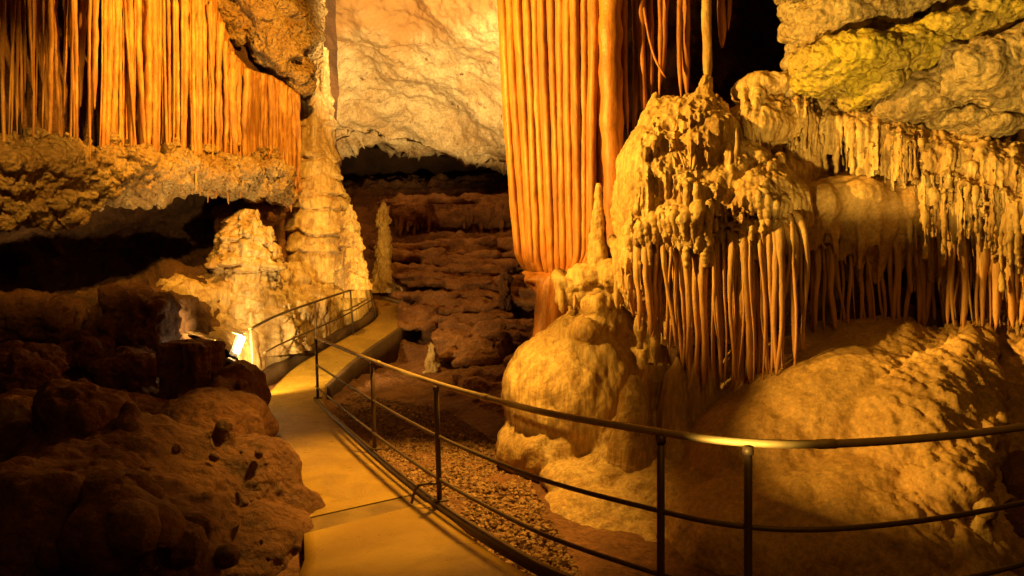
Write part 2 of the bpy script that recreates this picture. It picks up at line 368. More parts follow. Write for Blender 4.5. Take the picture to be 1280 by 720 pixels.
# gravel bed beside the walkway
def gravel():
    def dist_ok(p): return True
    n = 11000; out = []
    V0, T0 = ico(1); rng = np.random.default_rng(3)
    # bed surface
    poly = [W(405, 512, 10.2), W(640, 735, 4.15), W(735, 720, 4.7), W(640, 560, 8.4), W(560, 515, 10.8), W(440, 490, 12.2)]
    pts = np.array(poly)[:, :2]
    def inside(x, y):
        c = np.zeros(len(x), bool); j = len(pts) - 1
        for i in range(len(pts)):
            a, b = pts[i], pts[j]
            c ^= ((a[1] > y) != (b[1] > y)) & (x < (b[0] - a[0]) * (y - a[1]) / (b[1] - a[1] + 1e-12) + a[0]); j = i
        return c
    x = rng.uniform(pts[:, 0].min(), pts[:, 0].max(), n * 3); y = rng.uniform(pts[:, 1].min(), pts[:, 1].max(), n * 3)
    ok = inside(x, y); x, y = x[ok], y[ok]
    z = fz(x, y) + .02
    Vs, Ts = [], []; b = 0
    for i in range(len(x)):
        s = rng.uniform(.009, .024) * (2. if rng.random() < .05 else 1)
        R = np.array(Euler(rng.uniform(0, 6.3, 3)).to_matrix())
        v = (V0 * (s * rng.uniform(.75, 1.15, 3)) * (1 + .14 * rng.standard_normal((len(V0), 1)))) @ R.T + [x[i], y[i], z[i] + .01]
        Vs.append(v); Ts.append(T0 + b); b += len(v)
    return np.vstack(Vs), np.vstack(Ts)
V, T = gravel()
link('gravel', V, T, M['gravel'], smooth=False, kind='stuff', label='loose pale rubble strewn on the ground beside the walkway', cat='gravel')

# ------------------------------------------------------------------ far ceiling, dark hollow, walls
fc = tps([(300, -300, 13), (400, 0, 20), (640, 0, 19), (400, 100, 22.5), (640, 100, 22), (420, 185, 24.5), (520, 185, 25.5), (640, 212, 24.5), (800, 200, 23), (800, -100, 16), (600, -300, 12), (300, 200, 22)])
def ceil_depth(u, v):
    # v 0..1 visible ceiling, 1..1.4 the lip turning back into the dark
    lip = 196 + 14 * np.sin((u - 380) / 60) * 0 + np.interp(u, [250, 385, 420, 450, 500, 560, 600, 650, 820], [200, 196, 188, 172, 184, 190, 206, 212, 214])
    lip = lip - 196
    py = np.where(v <= 1, -320 + (lip + 320) * v, lip - (v - 1) * 30)
    Y = fc(u, np.clip(py, -320, 230)) + np.where(v > 1, (v - 1) * 40 + .3, 0)
    return u, py, Y
sheet('cave_ceiling', (180, 860), (0, 1.35), 520, 430, ceil_depth, M['ceil'],
      lambda p: .6 * fbm(p, (.35, .35, .5), 5, 11) - .22 * np.clip(1 - np.abs(fbm(p, (.35, .5, .9), 3, 12)) * 16, 0, 1) * (perlin(p * .5, 15) > -.05) + .06 * fbm(p, 2.4, 5, 13), kind='structure')
# far back of the hollow
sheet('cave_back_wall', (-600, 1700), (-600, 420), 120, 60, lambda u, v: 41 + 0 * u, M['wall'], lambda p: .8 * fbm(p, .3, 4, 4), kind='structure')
# right side wall behind the formations
fr = tps([(700, 0, 17), (700, 420, 14), (900, 0, 14), (900, 300, 9.9), (1050, 300, 8.4), (1150, 300, 8.3), (1300, 300, 7.8), (1300, 0, 9), (980, 40, 14.5), (1700, 300, 5.5), (1700, 0, 5.5), (1000, -400, 8), (1400, -400, 6), (900, 500, 9)])
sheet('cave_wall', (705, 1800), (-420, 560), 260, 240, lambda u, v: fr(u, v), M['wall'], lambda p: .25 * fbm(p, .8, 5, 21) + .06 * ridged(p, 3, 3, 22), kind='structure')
# left wall : curtain backing, popcorn ledge, recess, lower slope
fl = tps([(-500, -300, 5), (-500, 200, 5), (-500, 700, 3.2), (-200, 0, 8), (0, 0, 10.2), (0, 170, 9.9), (100, 0, 11.2), (100, 170, 10.9), (200, 0, 12.6), (200, 170, 12.1), (300, 0, 14.6), (300, 150, 14), (400, 0, 17.5), (400, 150, 17.5),
          (0, 215, 10.1), (0, 280, 10.3), (100, 215, 11.1), (100, 250, 11.2), (180, 215, 12.3), (180, 245, 12.5), (280, 215, 14.4), (280, 240, 14.5), (0, 325, 12.6), (100, 305, 13.4), (200, 295, 14.6), (280, 285, 15.6), (100, 340, 13.0), (180, 340, 13.8),
          (0, 380, 10.6), (100, 380, 10.8), (200, 360, 12.0), (280, 340, 13.8), (0, 450, 8.9), (120, 450, 9.4), (200, 430, 10.2), (0, 540, 6.6), (120, 540, 7.4), (240, 520, 8.6), (0, 640, 4.7), (150, 640, 5.6), (0, 760, 3.6), (200, 760, 4.6), (300, 420, 13.2), (330, 520, 13.2), (420, 440, 19), (420, 600, 19), (340, 640, 13), (420, 800, 18), (400, 300, 18.5), (-300, 300, 7.5), (-300, -300, 6.4), (200, -300, 10.5)])
def ldisp(p):
    px = p[:, 0] / p[:, 1] * F + 640; py = CY - (p[:, 2] - HC) / p[:, 1] * F
    edge = 296 - .28 * px + 14 * perlin(p * 1.3, 77)
    band = np.clip((py - (178 + .05 * px)) / 14, 0, 1) * np.clip((edge - py) / 8, 0, 1)
    low = np.clip((py - edge) / 20, 0, 1)
    d = .3 * fbm(p, .8, 5, 31) * (.4 + .6 * low) + band * .05 * fbm(p, 3, 4, 34)
    d += low * (.12 * ridged(p, (1.4, 1.4, 2.2), 4, 35) + .03 * popcorn(p, .14, 36))
    return d
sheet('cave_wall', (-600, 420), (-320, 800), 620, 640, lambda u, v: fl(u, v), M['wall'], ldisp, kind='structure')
# ------------------------------------------------------------------ popcorn ledge under the left curtain
def along(px):                                # distance of the left wall at a photo column
    return np.interp(px, [-300, 0, 100, 200, 300, 385], [7.2, 9.5, 10.5, 11.8, 13.4, 15.2])
pr = []
for px in range(-150, 345, 12):
    y0 = 186 + .05 * px; y1 = np.interp(px, [-150, 0, 60, 150, 250, 345], [300, 280, 272, 252, 230, 250]); Y = float(along(px))
    for j, yy in enumerate(np.linspace(y0 + 12, y1 - 12, 6)):
        pr.append(E(px + random.uniform(-8, 8), yy + random.uniform(-8, 8), Y - .34 + .07 * j + random.uniform(-.12, .12), random.uniform(9, 20), random.uniform(8, 17), random.uniform(.35, .6)))
    for _ in range(2): pr.append(C(px + random.uniform(-6, 6), y0 + 6, px + random.uniform(-6, 6), y0 - random.uniform(0, 26), Y - random.uniform(0, .3), random.uniform(6, 12), random.uniform(3, 6)))
blob('popcorn_ledge', pr, .034, M['pop'],
     lambda p: .07 * popcorn(p, .15, 41) + .06 * popcorn(p, .075, 42) + .16 * fbm(p, 1.7, 4, 43) + .05 * ridged(p, 6, 3, 44) - .06, 0,
     label='knobbly popcorn textured rock ledge running below the hanging curtain on the left wall', cat='rock ledge')

# ------------------------------------------------------------------ left curtain of drip columns
cur = empty('stalactite_curtain', P(140, 190, 11), label='wide curtain of thin orange stalactites hanging side by side from the left wall', cat='stalactite curtain')
px = -70.; n = 0
while px < 312 and n < 98:
    w = random.choice([3.2, 4.2, 5.5, 7, 10]) * random.uniform(.85, 1.2) if px < 150 else random.choice([3.5, 4.5, 6, 9]) * random.uniform(.85, 1.15)
    Y = float(along(px)) - random.uniform(.0, .3) - .32 * (.5 + .5 * math.sin(px / 13 + 2 * math.sin(px / 31)))
    top = -190 if px < 262 else np.interp(px, [262, 285, 312], [0, 62, 92])
    bot = np.interp(px, [-70, 0, 100, 160, 240, 312], [182, 186, 200, 215, 228, 232]) + random.uniform(-16, 26)
    if random.random() < .2: bot -= random.uniform(10, 75)
    lean = random.uniform(-4, 7) + (random.choice([14, -12, 20]) if px < 190 and random.random() < .25 else 0)
    stal(px - lean * .6, top, px + lean * .6, bot, Y, w * random.uniform(1.2, 1.9), w * random.uniform(.45, .95), mat=M['straw'], parent=cur, bend=random.uniform(-2, 2), bulge=random.uniform(-.8, 1.2), nz=.22, seg=10)
    px += w * random.uniform(.5, 1.0) if px > 130 else w * random.uniform(.6, 1.9); n += 1
# fused backing folds of the curtain's right half
u, v = np.meshgrid(np.linspace(130, 318, 330), np.linspace(0, 1, 170), indexing='ij')
top = np.where(u < 262, -190, np.interp(u, [262, 285, 318], [0, 60, 95]))
py = top + (226 + 6 * np.sin(u / 5) - top) * v
Y = np.interp(u, [-300, 0, 100, 200, 300, 385], [7.2, 9.5, 10.5, 11.8, 13.4, 15.2]) + .02
V = P(u, py, Y).reshape(-1, 3)
V[:, 1] += .10 * np.abs(np.sin(u.ravel() * .42 + 2 * perlin(V * (1.2, 1.2, .15), 5))) + .06 * fbm(V, (9, 9, .7), 3, 51)
back = V.copy(); back[:, 1] += .3
Qf = gridq(330, 170)
link('fused_drapery', np.vstack([V, back]), np.vstack([Qf, Qf[:, ::-1] + len(V)]), M['straw'], cur)

# draped fall to the right of the curtain
pr = [E(345, 160, 15.0, 34, 26, .3), E(356, 185, 15.2, 20, 40, .3), E(330, 160, 14.8, 24, 34, .3), E(365, 225, 15.2, 16, 42, .35), E(325, 205, 14.4, 18, 24, .35)]
pr = [(v + np.array([-.16, 0, .05]), f_) for v, f_ in pr]
dr = empty('draped_flowstone', P(350, 260, 15), label='golden fluted drapery fall beside the tall tiered column', cat='flowstone drapery')
blob('drapery_body', pr, .05, M['straw'], lambda p: .12 * np.abs(fbm(p, (4, 4, .4), 3, 55)) + .1 * popcorn(p, .15, 56) * (perlin(p * 1.5, 57) > .1), 2, dr)
for i in range(24):
    x = 312 + i * 2.6; y0 = np.interp(x, [312, 340, 385], [88, 96, 128]); y1 = random.uniform(195, 266) if x > 335 else random.uniform(190, 245)
    stal(x, y0, x + random.uniform(-1, 3), y1, 14.15 + (x - 312) * .009 + random.uniform(0, .15), 8.5, 4, mat=M['straw'], parent=dr, nz=.2, seg=8)
# overhanging brown rock above it
blob('overhanging_rock', [E(330, 5, 14.3, 45, 48, .9), E(355, 50, 14.6, 28, 42, .8), E(305, -25, 14, 38, 56, .9), E(374, 88, 14.9, 11, 26, .5), E(290, 15, 13.8, 10, 34, .5), E(338, 72, 14.6, 16, 18, .5), E(330, -90, 13.5, 80, 70, 1.2), E(370, 20, 15, 30, 60, .7)],
     .045, M['pop'], lambda p: .2 * ridged(p, 1.4, 4, 61) + .1 * fbm(p, 4, 4, 62) + .03 * ribs(p, 6, 63), 1, label='brown overhanging rock between the stalactite curtain and the bright ceiling', cat='rock')

# ------------------------------------------------------------------ tall tiered column and its neighbours
def lathe(name, px, py_top, py_bot, Y, prof, mat, tiers=None, seg=120, nv=240, flute=.03, rough=.03, s=0, lean=0, pop=0, squash=1.0, **kw):
    # prof: list of (row, half width in photo pixels)
    t = np.linspace(0, 1, nv); py = py_top + (py_bot - py_top) * t
    r = np.interp(py, [a for a, b in prof], [b for a, b in prof]) * Y / F
    th = np.linspace(0, 2 * math.pi, seg, endpoint=False); T_, Rr = np.meshgrid(th, r, indexing='ij')
    if tiers:
        PY = np.broadcast_to(py, T_.shape)
        for k, (ty, d) in enumerate(tiers):
            a3 = np.stack([np.cos(th) * 1.6 + k * 7.3, np.sin(th) * 1.6 + s, 0 * th + .3], -1)
            tyy = (ty + 9 * perlin(a3, s + k) + 3 * perlin(a3 * 3.1, s + k))[:, None]; dd = d * (.55 + 1.1 * np.clip(perlin(a3 * .9 + 5, s + k) + .4, 0, 1))[:, None]
            Rr = Rr + dd * Y / F * np.clip((PY - (tyy - 26)) / 26, 0, 1) ** 2 * (PY < tyy) - dd * .55 * Y / F * np.exp(-((PY - tyy - 2) / 2.2) ** 2)
    c = P(px + lean * (t - 1), py, Y)
    D = np.stack([np.cos(T_), squash * np.sin(T_), 0 * T_], -1); V = c[None] + D * Rr[..., None]; W_ = V.reshape(-1, 3)
    d = flute * fbm(W_, (5, 5, .9), 3, s) * 2 + rough * fbm(W_, 7, 4, s + 3) * 2 + .05 * fbm(W_, (1.3, 1.3, 1.3), 3, s + 9)
    if pop: d = d + pop * popcorn(W_, .12, s + 4)
    fade = np.clip(Rr / (4 * Y / F), .15, 1).reshape(-1, 1)
    V = W_ + D.reshape(-1, 3) * d[:, None] * fade
    return link(name, V, gridq(seg, nv, True)[:, ::-1], mat, **kw)
lathe('tiered_column', 397, 60, 372, 16.6, [(60, 13), (110, 16), (150, 20), (190, 24), (230, 31), (280, 42), (330, 51), (372, 56)], M['cream'],
      [(128, 3), (160, 4), (200, 5), (222, 4), (246, 6), (262, 4), (292, 7), (320, 5), (350, 6)], s=70, pop=.035, rough=.02, flute=.03, lean=4,
      label='tall cream tiered column rising behind the far walkway', cat='stalagmite column')
blob('stalactite', [C(391 + 3.6 * k, -60, 390 + 3.2 * k + random.uniform(-2, 2), 98 + random.uniform(-30, 22), 16.3 + .2 * (k % 2), 9, 4) for k in range(-4, 5)], .035, M['pop'], lambda p: .05 * ribs(p, 5, 68), 1,
     label='cluster of fused brown stalactites meeting the top of the tall tiered column', cat='stalactite')
lathe('stalagmite', 439, 256, 362, 15.95, [(256, 3), (275, 7), (300, 12), (330, 16), (362, 22)], M['cream'], [(283, 2), (308, 3), (338, 3)], s=75, nv=140, flute=.05,
      label='knobbly cream stalagmite leaning against the right side of the tiered column', cat='stalagmite')
lathe('stalagmite', 479, 253, 366, 20.1, [(253, 2.5), (262, 6), (300, 8), (325, 9.5), (345, 13), (366, 20)], M['cream'], [(280, 2), (318, 3)], s=79, nv=120, flute=.03,
      label='slender pale stalagmite standing alone right of the tiered column, tallest there', cat='stalagmite')
lathe('skirted_stalagmite', 308, 262, 440, 13.4, [(262, 8), (275, 16), (290, 26), (310, 34), (330, 40), (338, 41), (341, 34), (360, 40), (400, 56), (440, 72)], M['cream'], [(300, 3), (334, 6)], s=83, nv=300, flute=.07, rough=.035, pop=.03,
      label='squat skirted stalagmite with fluted fringe above the lit lamp', cat='stalagmite')
for i, (x, y0, y1, w, lb) in enumerate([(322, 262, 300, 5, 'short stubby spike on top of the skirted stalagmite'), (337, 283, 318, 5, 'small pale spike right of the skirted stalagmite')]):
    lathe('stalagmite', x, y0, y1 + 14, 13.3, [(y0, 2), (y0 + 10, w), (y1 + 14, w + 4)], M['cream'], None, seg=40, nv=60, s=90 + i, flute=.02, label=lb, cat='stalagmite')
# rocks between column and left wall
blob('rubble_ledge', [E(312, 268, 14.6, 42, 13, .5), E(295, 282, 14.2, 20, 14, .4), E(332, 256, 15, 20, 12, .5), E(338, 318, 15.6, 14, 28, .5), E(340, 295, 15.6, 10, 36, .4)], .05, M['brown'],
     lambda p: .12 * popcorn(p, .22, 93) + .1 * fbm(p, 3, 4, 94), 2, label='small brown rubble ledge wedged between the curtain foot and skirted stalagmite', cat='rock ledge')
# apron below the skirted stalagmite and the bank behind the far railing
blob('flowstone_apron', [E(312, 366, 14.0, 50, 46, .8), E(262, 395, 13.2, 55, 50, .8), C(318, 340, 345, 400, 14.6, 60, 110), E(230, 385, 12.6, 45, 36, .6), E(286, 432, 12.6, 26, 44, .4), E(205, 405, 12, 36, 34, .5), E(352, 352, 15.2, 40, 20, .6), E(300, 470, 12.4, 14, 40, .3), E(352, 385, 15.0, 56, 36, .7), E(380, 372, 15.8, 50, 26, .7)],
     .045, M['cream'], lambda p: .17 * fbm(p, 1.4, 4, 101) + .07 * ridged(p, 5, 4, 102) * np.clip(3 * perlin(p * 1.1 + 3, 103) + .9, .1, 1) - .1 * np.clip(1 - worley(p / .3, 105) * 2.4, 0, 1) + .05 * fbm(p, (5, 5, 1.2), 3, 104), 2,
     label='pale pitted flowstone apron lit up behind the floodlight', cat='flowstone')

# ------------------------------------------------------------------ walkway
Lp = [(-1.3, -2, 0), (-1.28, 2.5, 0), (-1.22, 4.25, 0), (-1.6, 5.3, 0), (-2.1, 6.8, 0), (-2.75, 8.5, .0), (-3.75, 10.9, .02), tuple(W(340, 487, 11.9)), tuple(W(366, 460, 13.0)), tuple(W(400, 440, 14.2)), tuple(W(440, 418, 15.8)), tuple(W(466, 403, 17.2)), tuple(W(475, 392, 18.0)), tuple(W(470, 378, 19.2)), tuple(W(462, 368, 20.4))]
Rp = [(3.2, -2, 0), (3.0, 3.55, 0), (.8, 3.6, 0), tuple(W(645, 720, 4.25)), tuple(W(545, 632, 5.62)), tuple(W(476, 570, 7.3)), tuple(W(425, 527, 9.16)), tuple(W(402, 503, 10.6)), tuple(W(405, 484, 11.8)), tuple(W(448, 444, 14.2)), tuple(W(492, 415, 16.1)), tuple(W(508, 402, 17.1)), tuple(W(511, 388, 18.4)), tuple(W(498, 377, 19.6)), tuple(W(475, 368, 20.6))]
def resamp(pts, n, smooth=2):
    p = np.array(pts, float)
    for _ in range(smooth):
        p = np.vstack([p[0], np.vstack([.75 * p[:-1] + .25 * p[1:], .25 * p[:-1] + .75 * p[1:]]).reshape(2, -1, 3).transpose(1, 0, 2).reshape(-1, 3), p[-1]])
    d = np.r_[0, np.cumsum(np.linalg.norm(np.diff(p, axis=0), axis=1))]
    t = np.linspace(0, d[-1], n); return np.stack([np.interp(t, d, p[:, k]) for k in range(3)], -1)
def strip(name, A, B, thick, mat, nv=14, **kw):
    n = len(A); t = np.linspace(0, 1, nv)
    top = A[:, None] * (1 - t[None, :, None]) + B[:, None] * t[None, :, None]
    prof = np.concatenate([(A - [0, 0, thick])[:, None], top, (B - [0, 0, thick])[:, None]], 1)
    V = prof.reshape(-1, 3); Q = gridq(n, nv + 2)
    return link(name, V, Q, mat, smooth=False, **kw)
def split(L, R, iy):                          # pair up the two edges by the chosen rows
    return L, R
# platform where the camera stands, up to the joint
jl, jr = np.array(W(380, 667, 4.983)), np.array(W(538, 627, 5.73))
plL = resamp([Lp[0], Lp[1], Lp[2], tuple(jl)], 30, 1); plR = resamp([Rp[0], Rp[1], Rp[2], Rp[3], tuple(jr)], 30, 1)
strip('platform', plL, plR, .3, M['slab'], kind='structure')
kl, kr = np.array(W(380, 648, 5.312)), np.array(W(528, 615, 6.0))
strip('path_joint', np.array([jl + [0, .012, -.006], kl - [0, .012, .006]]), np.array([jr + [0, .012, -.006], kr - [0, .012, .006]]), .25, M['joint'], kind='structure')
rl = resamp([tuple(kl - (kr - kl) * .12)] + Lp[4:], 160); rr_ = resamp([tuple(kr)] + Rp[5:], 160)
strip('path', rl, rr_, .38, M['path'], kind='structure')

def sweep_rect(path, wid, hei, off=(0, 0)):   # box section swept along a path
    p = np.array(path, float); t = np.gradient(p, axis=0); t[:, 2] = 0; t /= np.linalg.norm(t, axis=1, keepdims=True)
    s = np.stack([t[:, 1], -t[:, 0], 0 * t[:, 0]], -1); up = np.array([0, 0, 1.])
    c = [p + s * (off[0] + a * wid / 2) + up * (off[1] + b) for a, b in ((-1, 0), (1, 0), (1, hei), (-1, hei))]
    V = np.stack(c, 1).reshape(-1, 3); n = len(p); Q = []
    for i in range(n - 1):
        for k in range(4): Q.append((i * 4 + k, i * 4 + (k + 1) % 4, i * 4 + 4 + (k + 1) % 4, i * 4 + 4 + k))
    Q += [(3, 2, 1, 0), ((n - 1) * 4, (n - 1) * 4 + 1, (n - 1) * 4 + 2, (n - 1) * 4 + 3)]
    return V, np.array(Q)
# dark kerb wall on the left, and under the far ramp on the right
Lk = resamp([tuple(W(318, 500, 10.9)), tuple(W(322, 487, 11.9))] + [tuple(np.array(q) + [-.05, 0, 0]) for q in Lp[8:13]] , 60)
V, Q = sweep_rect(Lk, .22, .30, (-.12, -.15)); link('kerb', V, Q, M['kerb'], kind='structure', smooth=False)
Rk = resamp(Rp[8:14], 60); V, Q = sweep_rect(Rk, .10, .62, (.055, -.60)); link('ramp_side', V, Q, M['kerb'], kind='structure', smooth=False)

bk = resamp([tuple(W(318, 500, 10.9)), tuple(W(322, 487, 11.9))] + [tuple(np.array(q)) for q in Lp[8:15]], 260)
tg = np.gradient(bk, axis=0); tg[:, 2] = 0; tg /= np.linalg.norm(tg, axis=1, keepdims=True); sd = np.stack([-tg[:, 1], tg[:, 0], 0 * tg[:, 0]], -1)
sec = np.array([(.17, -.1), (.19, .16), (.22, .42), (.26, .64), (.36, .8), (.6, .93), (1.0, 1.02), (1.6, 1.05), (2.2, .95), (2.3, -.1)])
sd_ = np.r_[0, np.cumsum(np.linalg.norm(np.diff(sec, axis=0), axis=1))]; tt = np.linspace(0, sd_[-1], 110)
so, su = np.interp(tt, sd_, sec[:, 0]), np.interp(tt, sd_, sec[:, 1])
V = (bk[:, None] + sd[:, None] * so[None, :, None] + np.array([0, 0, 1.]) * su[None, :, None]).reshape(-1, 3)
Qb = gridq(260, 110); Nb = normals(V, Qb); Nb *= np.sign((Nb * (np.array([2, 8, 2.5]) - V)).sum(1, keepdims=True) + 1e-9)
V = V + Nb * (.035 * ribs(V, 3.2, 112, .12) + .06 * fbm(V, (1.6, 1.6, 1.), 4, 113) + .015 * fbm(V, 9, 3, 114))[:, None]
link('flowstone_bank', V, Qb, M['cream'], label='cream fluted flowstone bank behind the far railing below the tiered column', cat='flowstone')

def obox(name, c, sx, sy, sz, rot, mat, parent, bev=.008):
    bm = bmesh.new(); bmesh.ops.create_cube(bm, size=1); bmesh.ops.scale(bm, vec=(sx, sy, sz), verts=bm.verts)
    bmesh.ops.bevel(bm, geom=bm.edges[:], offset=bev, segments=2, affect='EDGES')
    bmesh.ops.rotate(bm, matrix=Euler(rot).to_matrix(), verts=bm.verts)
    bmesh.ops.translate(bm, vec=Vector(c) - (parent.location if parent else Vector()), verts=bm.verts)
    me = bpy.data.meshes.new(name); bm.to_mesh(me); bm.free(); me.materials.append(mat)
    o = bpy.data.objects.new(name, me); COL.objects.link(o); o.parent = parent; return o
# ------------------------------------------------------------------ railings
def rail_tube(name, pts, r, mat, parent, n=120, sm=3):
    p = resamp(pts, n, sm); return tube_obj(name, p, np.full(n, r), mat, parent, seg=12, nz=0)
R1 = [(395, 422), (465, 451), (545, 480), (640, 506), (700, 520), (826, 540.5), (880, 548.5), (935, 553.5), (1000, 556), (1080, 553.5), (1180, 546), (1280, 534), (1400, 515)]
def rp(px, py, z): Y = (HC - z) * F / (py - CY); return np.array([(px - 640) / F * Y, Y, z])
top = [rp(a, b, .95) for a, b in R1]
ra = empty('railing', (top[5][0], top[5][1], 0), label='long curved metal railing sweeping across the foreground', cat='railing')
rail_tube('handrail', top, .021, M['rail'], ra, 260)
for z in (.54, .21): rail_tube('cross_rail', [np.array([q[0], q[1], z]) for q in top], .014, M['post'], ra, 200)
base = [np.array([q[0], q[1], .0]) for q in top]
V, Q = sweep_rect(resamp(base, 160), .045, .07, (0.02, -.03)); link('kick_plate', V, Q, M['post'], ra, smooth=False)
for i in (0, 1, 2, 5, 7):
    q = top[i]; a = .02 if i < 3 else 0
    tube_obj('post', [(q[0] + a * 1.5, q[1], -.05), (q[0] + a, q[1], .3), (q[0] + a * .5, q[1], .6), (q[0], q[1], .94)], [.021] * 4, M['post'], ra, seg=10, nz=0)
for i in (0, 1, 2, 5, 7):
    q = top[i]; obox('base_plate', (q[0] + (.03 if i < 3 else 0), q[1], .045), .12, .10, .012, (0, 0, .4), M['post'], ra, .003)
q = top[12]; tube_obj('post', [(q[0], q[1], -.05), (q[0], q[1], .94)], [.016] * 2, M['post'], ra, seg=10, nz=0)
for i in (0, 1, 2, 5, 7):
    q = top[i]; tube_obj('collar', [(q[0], q[1], .895), (q[0], q[1], .935)], [.027, .027], M['post'], ra, seg=14, nz=0)
sl = resamp(top, 260, 3)
for k in (92, 151, 205): tube_obj('sleeve', [sl[k - 1], sl[k], sl[k + 1]], [.0245] * 3, M['rail'], ra, seg=14, nz=0)
q = top[2]; tube_obj('brace', resamp([(q[0] + .01, q[1], .17), (q[0] - .08, q[1] - .02, .18), (q[0] - .16, q[1] - .02, .15), (q[0] - .19, q[1], .02)], 16), [.011] * 16, M['post'], ra, seg=8, nz=0)
# far railing
fr_top = [W(312, 412, 10.9), W(345, 394, 12.3), W(394, 377, 13.9), W(438, 362.5, 15.8), W(462, 356.5, 17.6)]
rb = empty('railing', W(394, 440, 13.9), label='short brown railing along the left edge of the far walkway bend', cat='railing')
rail_tube('handrail', fr_top, .022, M['post'], rb, 60)
rail_tube('cross_rail', [W(330, 441, 11.4), W(350, 430, 12.4), W(394, 411, 13.9), W(438, 391, 15.8), W(466, 374, 17.6)], .016, M['post'], rb, 60)
for a, b in ((W(313, 412, 10.9), W(318, 492, 10.9)), (W(394, 377, 13.9), W(395, 441, 13.9)), (W(438, 362.5, 15.8), W(442, 420, 15.8)), (W(462, 356.5, 17.6), W(470, 398, 17.6))):
    tube_obj('post', [a, b], [.02, .02], M['post'], rb, seg=8, nz=0)
rc = empty('railing', W(490, 380, 19.5), label='bent grey end rail where the far walkway turns out of sight', cat='railing')
rail_tube('handrail', [W(455, 349, 20), W(475, 352, 20), W(498, 358, 19.5), W(503, 362, 19.3), W(503, 380, 19.2)], .034, M['lamp'], rc, 40, 2)
rail_tube('cross_rail', [W(466, 368, 20.2), W(485, 374, 19.6), W(512, 381, 19.0)], .042, M['lamp'], rc, 20, 1)

# ------------------------------------------------------------------ the lit lamp
lc = P(298, 440, 10.6)
la = empty('floodlight', tuple(P(298, 462, 10.6)), label='small lit floodlight glowing white on the rock beside the walkway', cat='lamp')
rot = (math.radians(15), math.radians(22), math.radians(12))
obox('lens', P(299, 431, 10.55), .09, .03, .27, rot, M['glow'], la)
obox('housing', P(297, 432, 10.63), .13, .09, .32, rot, M['lamp'], la)
obox('bracket', P(297, 455, 10.55), .34, .07, .05, (0, math.radians(28), 0), M['lamp'], la)
tube_obj('cable', resamp([P(296, 446, 10.68), P(290, 452, 10.75), P(284, 462, 10.8), P(280, 478, 10.8), P(268, 486, 10.9)], 24), [.008] * 24, M['post'], la, seg=8, nz=0)
obox('visor', P(298, 416, 10.56), .15, .14, .012, rot, M['lamp'], la, .003)
tube_obj('stand', [P(292, 470, 10.6), P(297, 452, 10.6)], [.02, .02], M['post'], la, seg=8, nz=0)
bulb = spot('floodlight_bulb', tuple(P(307, 427, 10.45)), tuple(P(305, 376, 13.4)), 620, (1, .64, .2), 138, .5, .05)

# ------------------------------------------------------------------ foreground rocks on the left
fge = [(60, 700, 4.4, 230, 130, 1.0), (180, 640, 5.2, 130, 95, .9), (282, 640, 5.6, 92, 100, .75), (308, 600, 6.2, 46, 70, .6), (352, 658, 5.5, 44, 46, .45), (320, 705, 4.9, 80, 70, .6),
      (252, 560, 6.8, 82, 60, .8), (298, 545, 7.3, 38, 48, .5), (215, 570, 6.4, 70, 50, .7), (90, 600, 5.4, 120, 60, .8), (150, 540, 7.2, 90, 40, .8), (290, 505, 8.2, 38, 45, .5), (10, 560, 6, 90, 60, .8)]
fge.append((138, 666, 3.66, 40, 32, .25))
fg = [E(*e) for e in fge]
nod = [(180, 595, 5.0, 17, 9), (168, 612, 5.0, 10, 10), (192, 618, 5.0, 7, 10), (188, 665, 4.8, 13, 13), (50, 680, 3.9, 9, 9), (58, 700, 3.8, 19, 16), (376, 614, 5.7, 11, 15), (282, 545, 6.5, 10, 16), (165, 660, 4.6, 8, 8),
       (300, 565, 6.2, 7, 7), (325, 565, 6.2, 8, 8), (255, 625, 5.1, 10, 10), (375, 684, 5.0, 14, 14), (240, 660, 4.8, 12, 9), (290, 655, 5.0, 14, 9)]
nod += [(random.uniform(120, 380), random.uniform(560, 715), 0, r_, r_ * random.uniform(.8, 1.2)) for r_ in [random.uniform(4, 8) for _ in range(16)]]
for a, b, Y, rx, ry in nod:
    best = min([e[2] - e[5] * math.sqrt(1 - ((a - e[0]) / e[3]) ** 2 - ((b - e[1]) / e[4]) ** 2) for e in fge if ((a - e[0]) / e[3]) ** 2 + ((b - e[1]) / e[4]) ** 2 < 1] + [99])
    if best < 90: fg.append(E(a, b, best + .2 * rx * best / F, rx, ry, rx * best / F))
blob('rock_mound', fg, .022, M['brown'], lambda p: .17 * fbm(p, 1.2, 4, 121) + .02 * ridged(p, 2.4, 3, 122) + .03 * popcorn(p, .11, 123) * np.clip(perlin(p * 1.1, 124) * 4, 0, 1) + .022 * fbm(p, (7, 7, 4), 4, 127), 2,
     label='large dark brown rounded rock mound in the left foreground beside the walkway', cat='rock mound')
lathe('broken_stalagmite', 243, 424, 520, 8.2, [(424, 1), (425.5, 14), (427, 27), (432, 32), (470, 34), (505, 39), (520, 48)], M['brown'], None, seg=140, nv=150, s=131, flute=.075, rough=.02,
      label='thick dark broken stalagmite stump with flat top, left of the lit lamp', cat='stalagmite')
blob('broken_stalagmite', [C(160, 504, 168, 585, 5.3, 20, 60, 5.1), C(180, 530, 188, 585, 5.25, 10, 32, 5.05)], .02, M['brown'], lambda p: .04 * fbm(p, (4, 4, 1), 4, 135) + .02 * fbm(p, 8, 3, 136), 2,
     label='dark pointed stalagmite stub in front of the rounded boulder', cat='stalagmite')
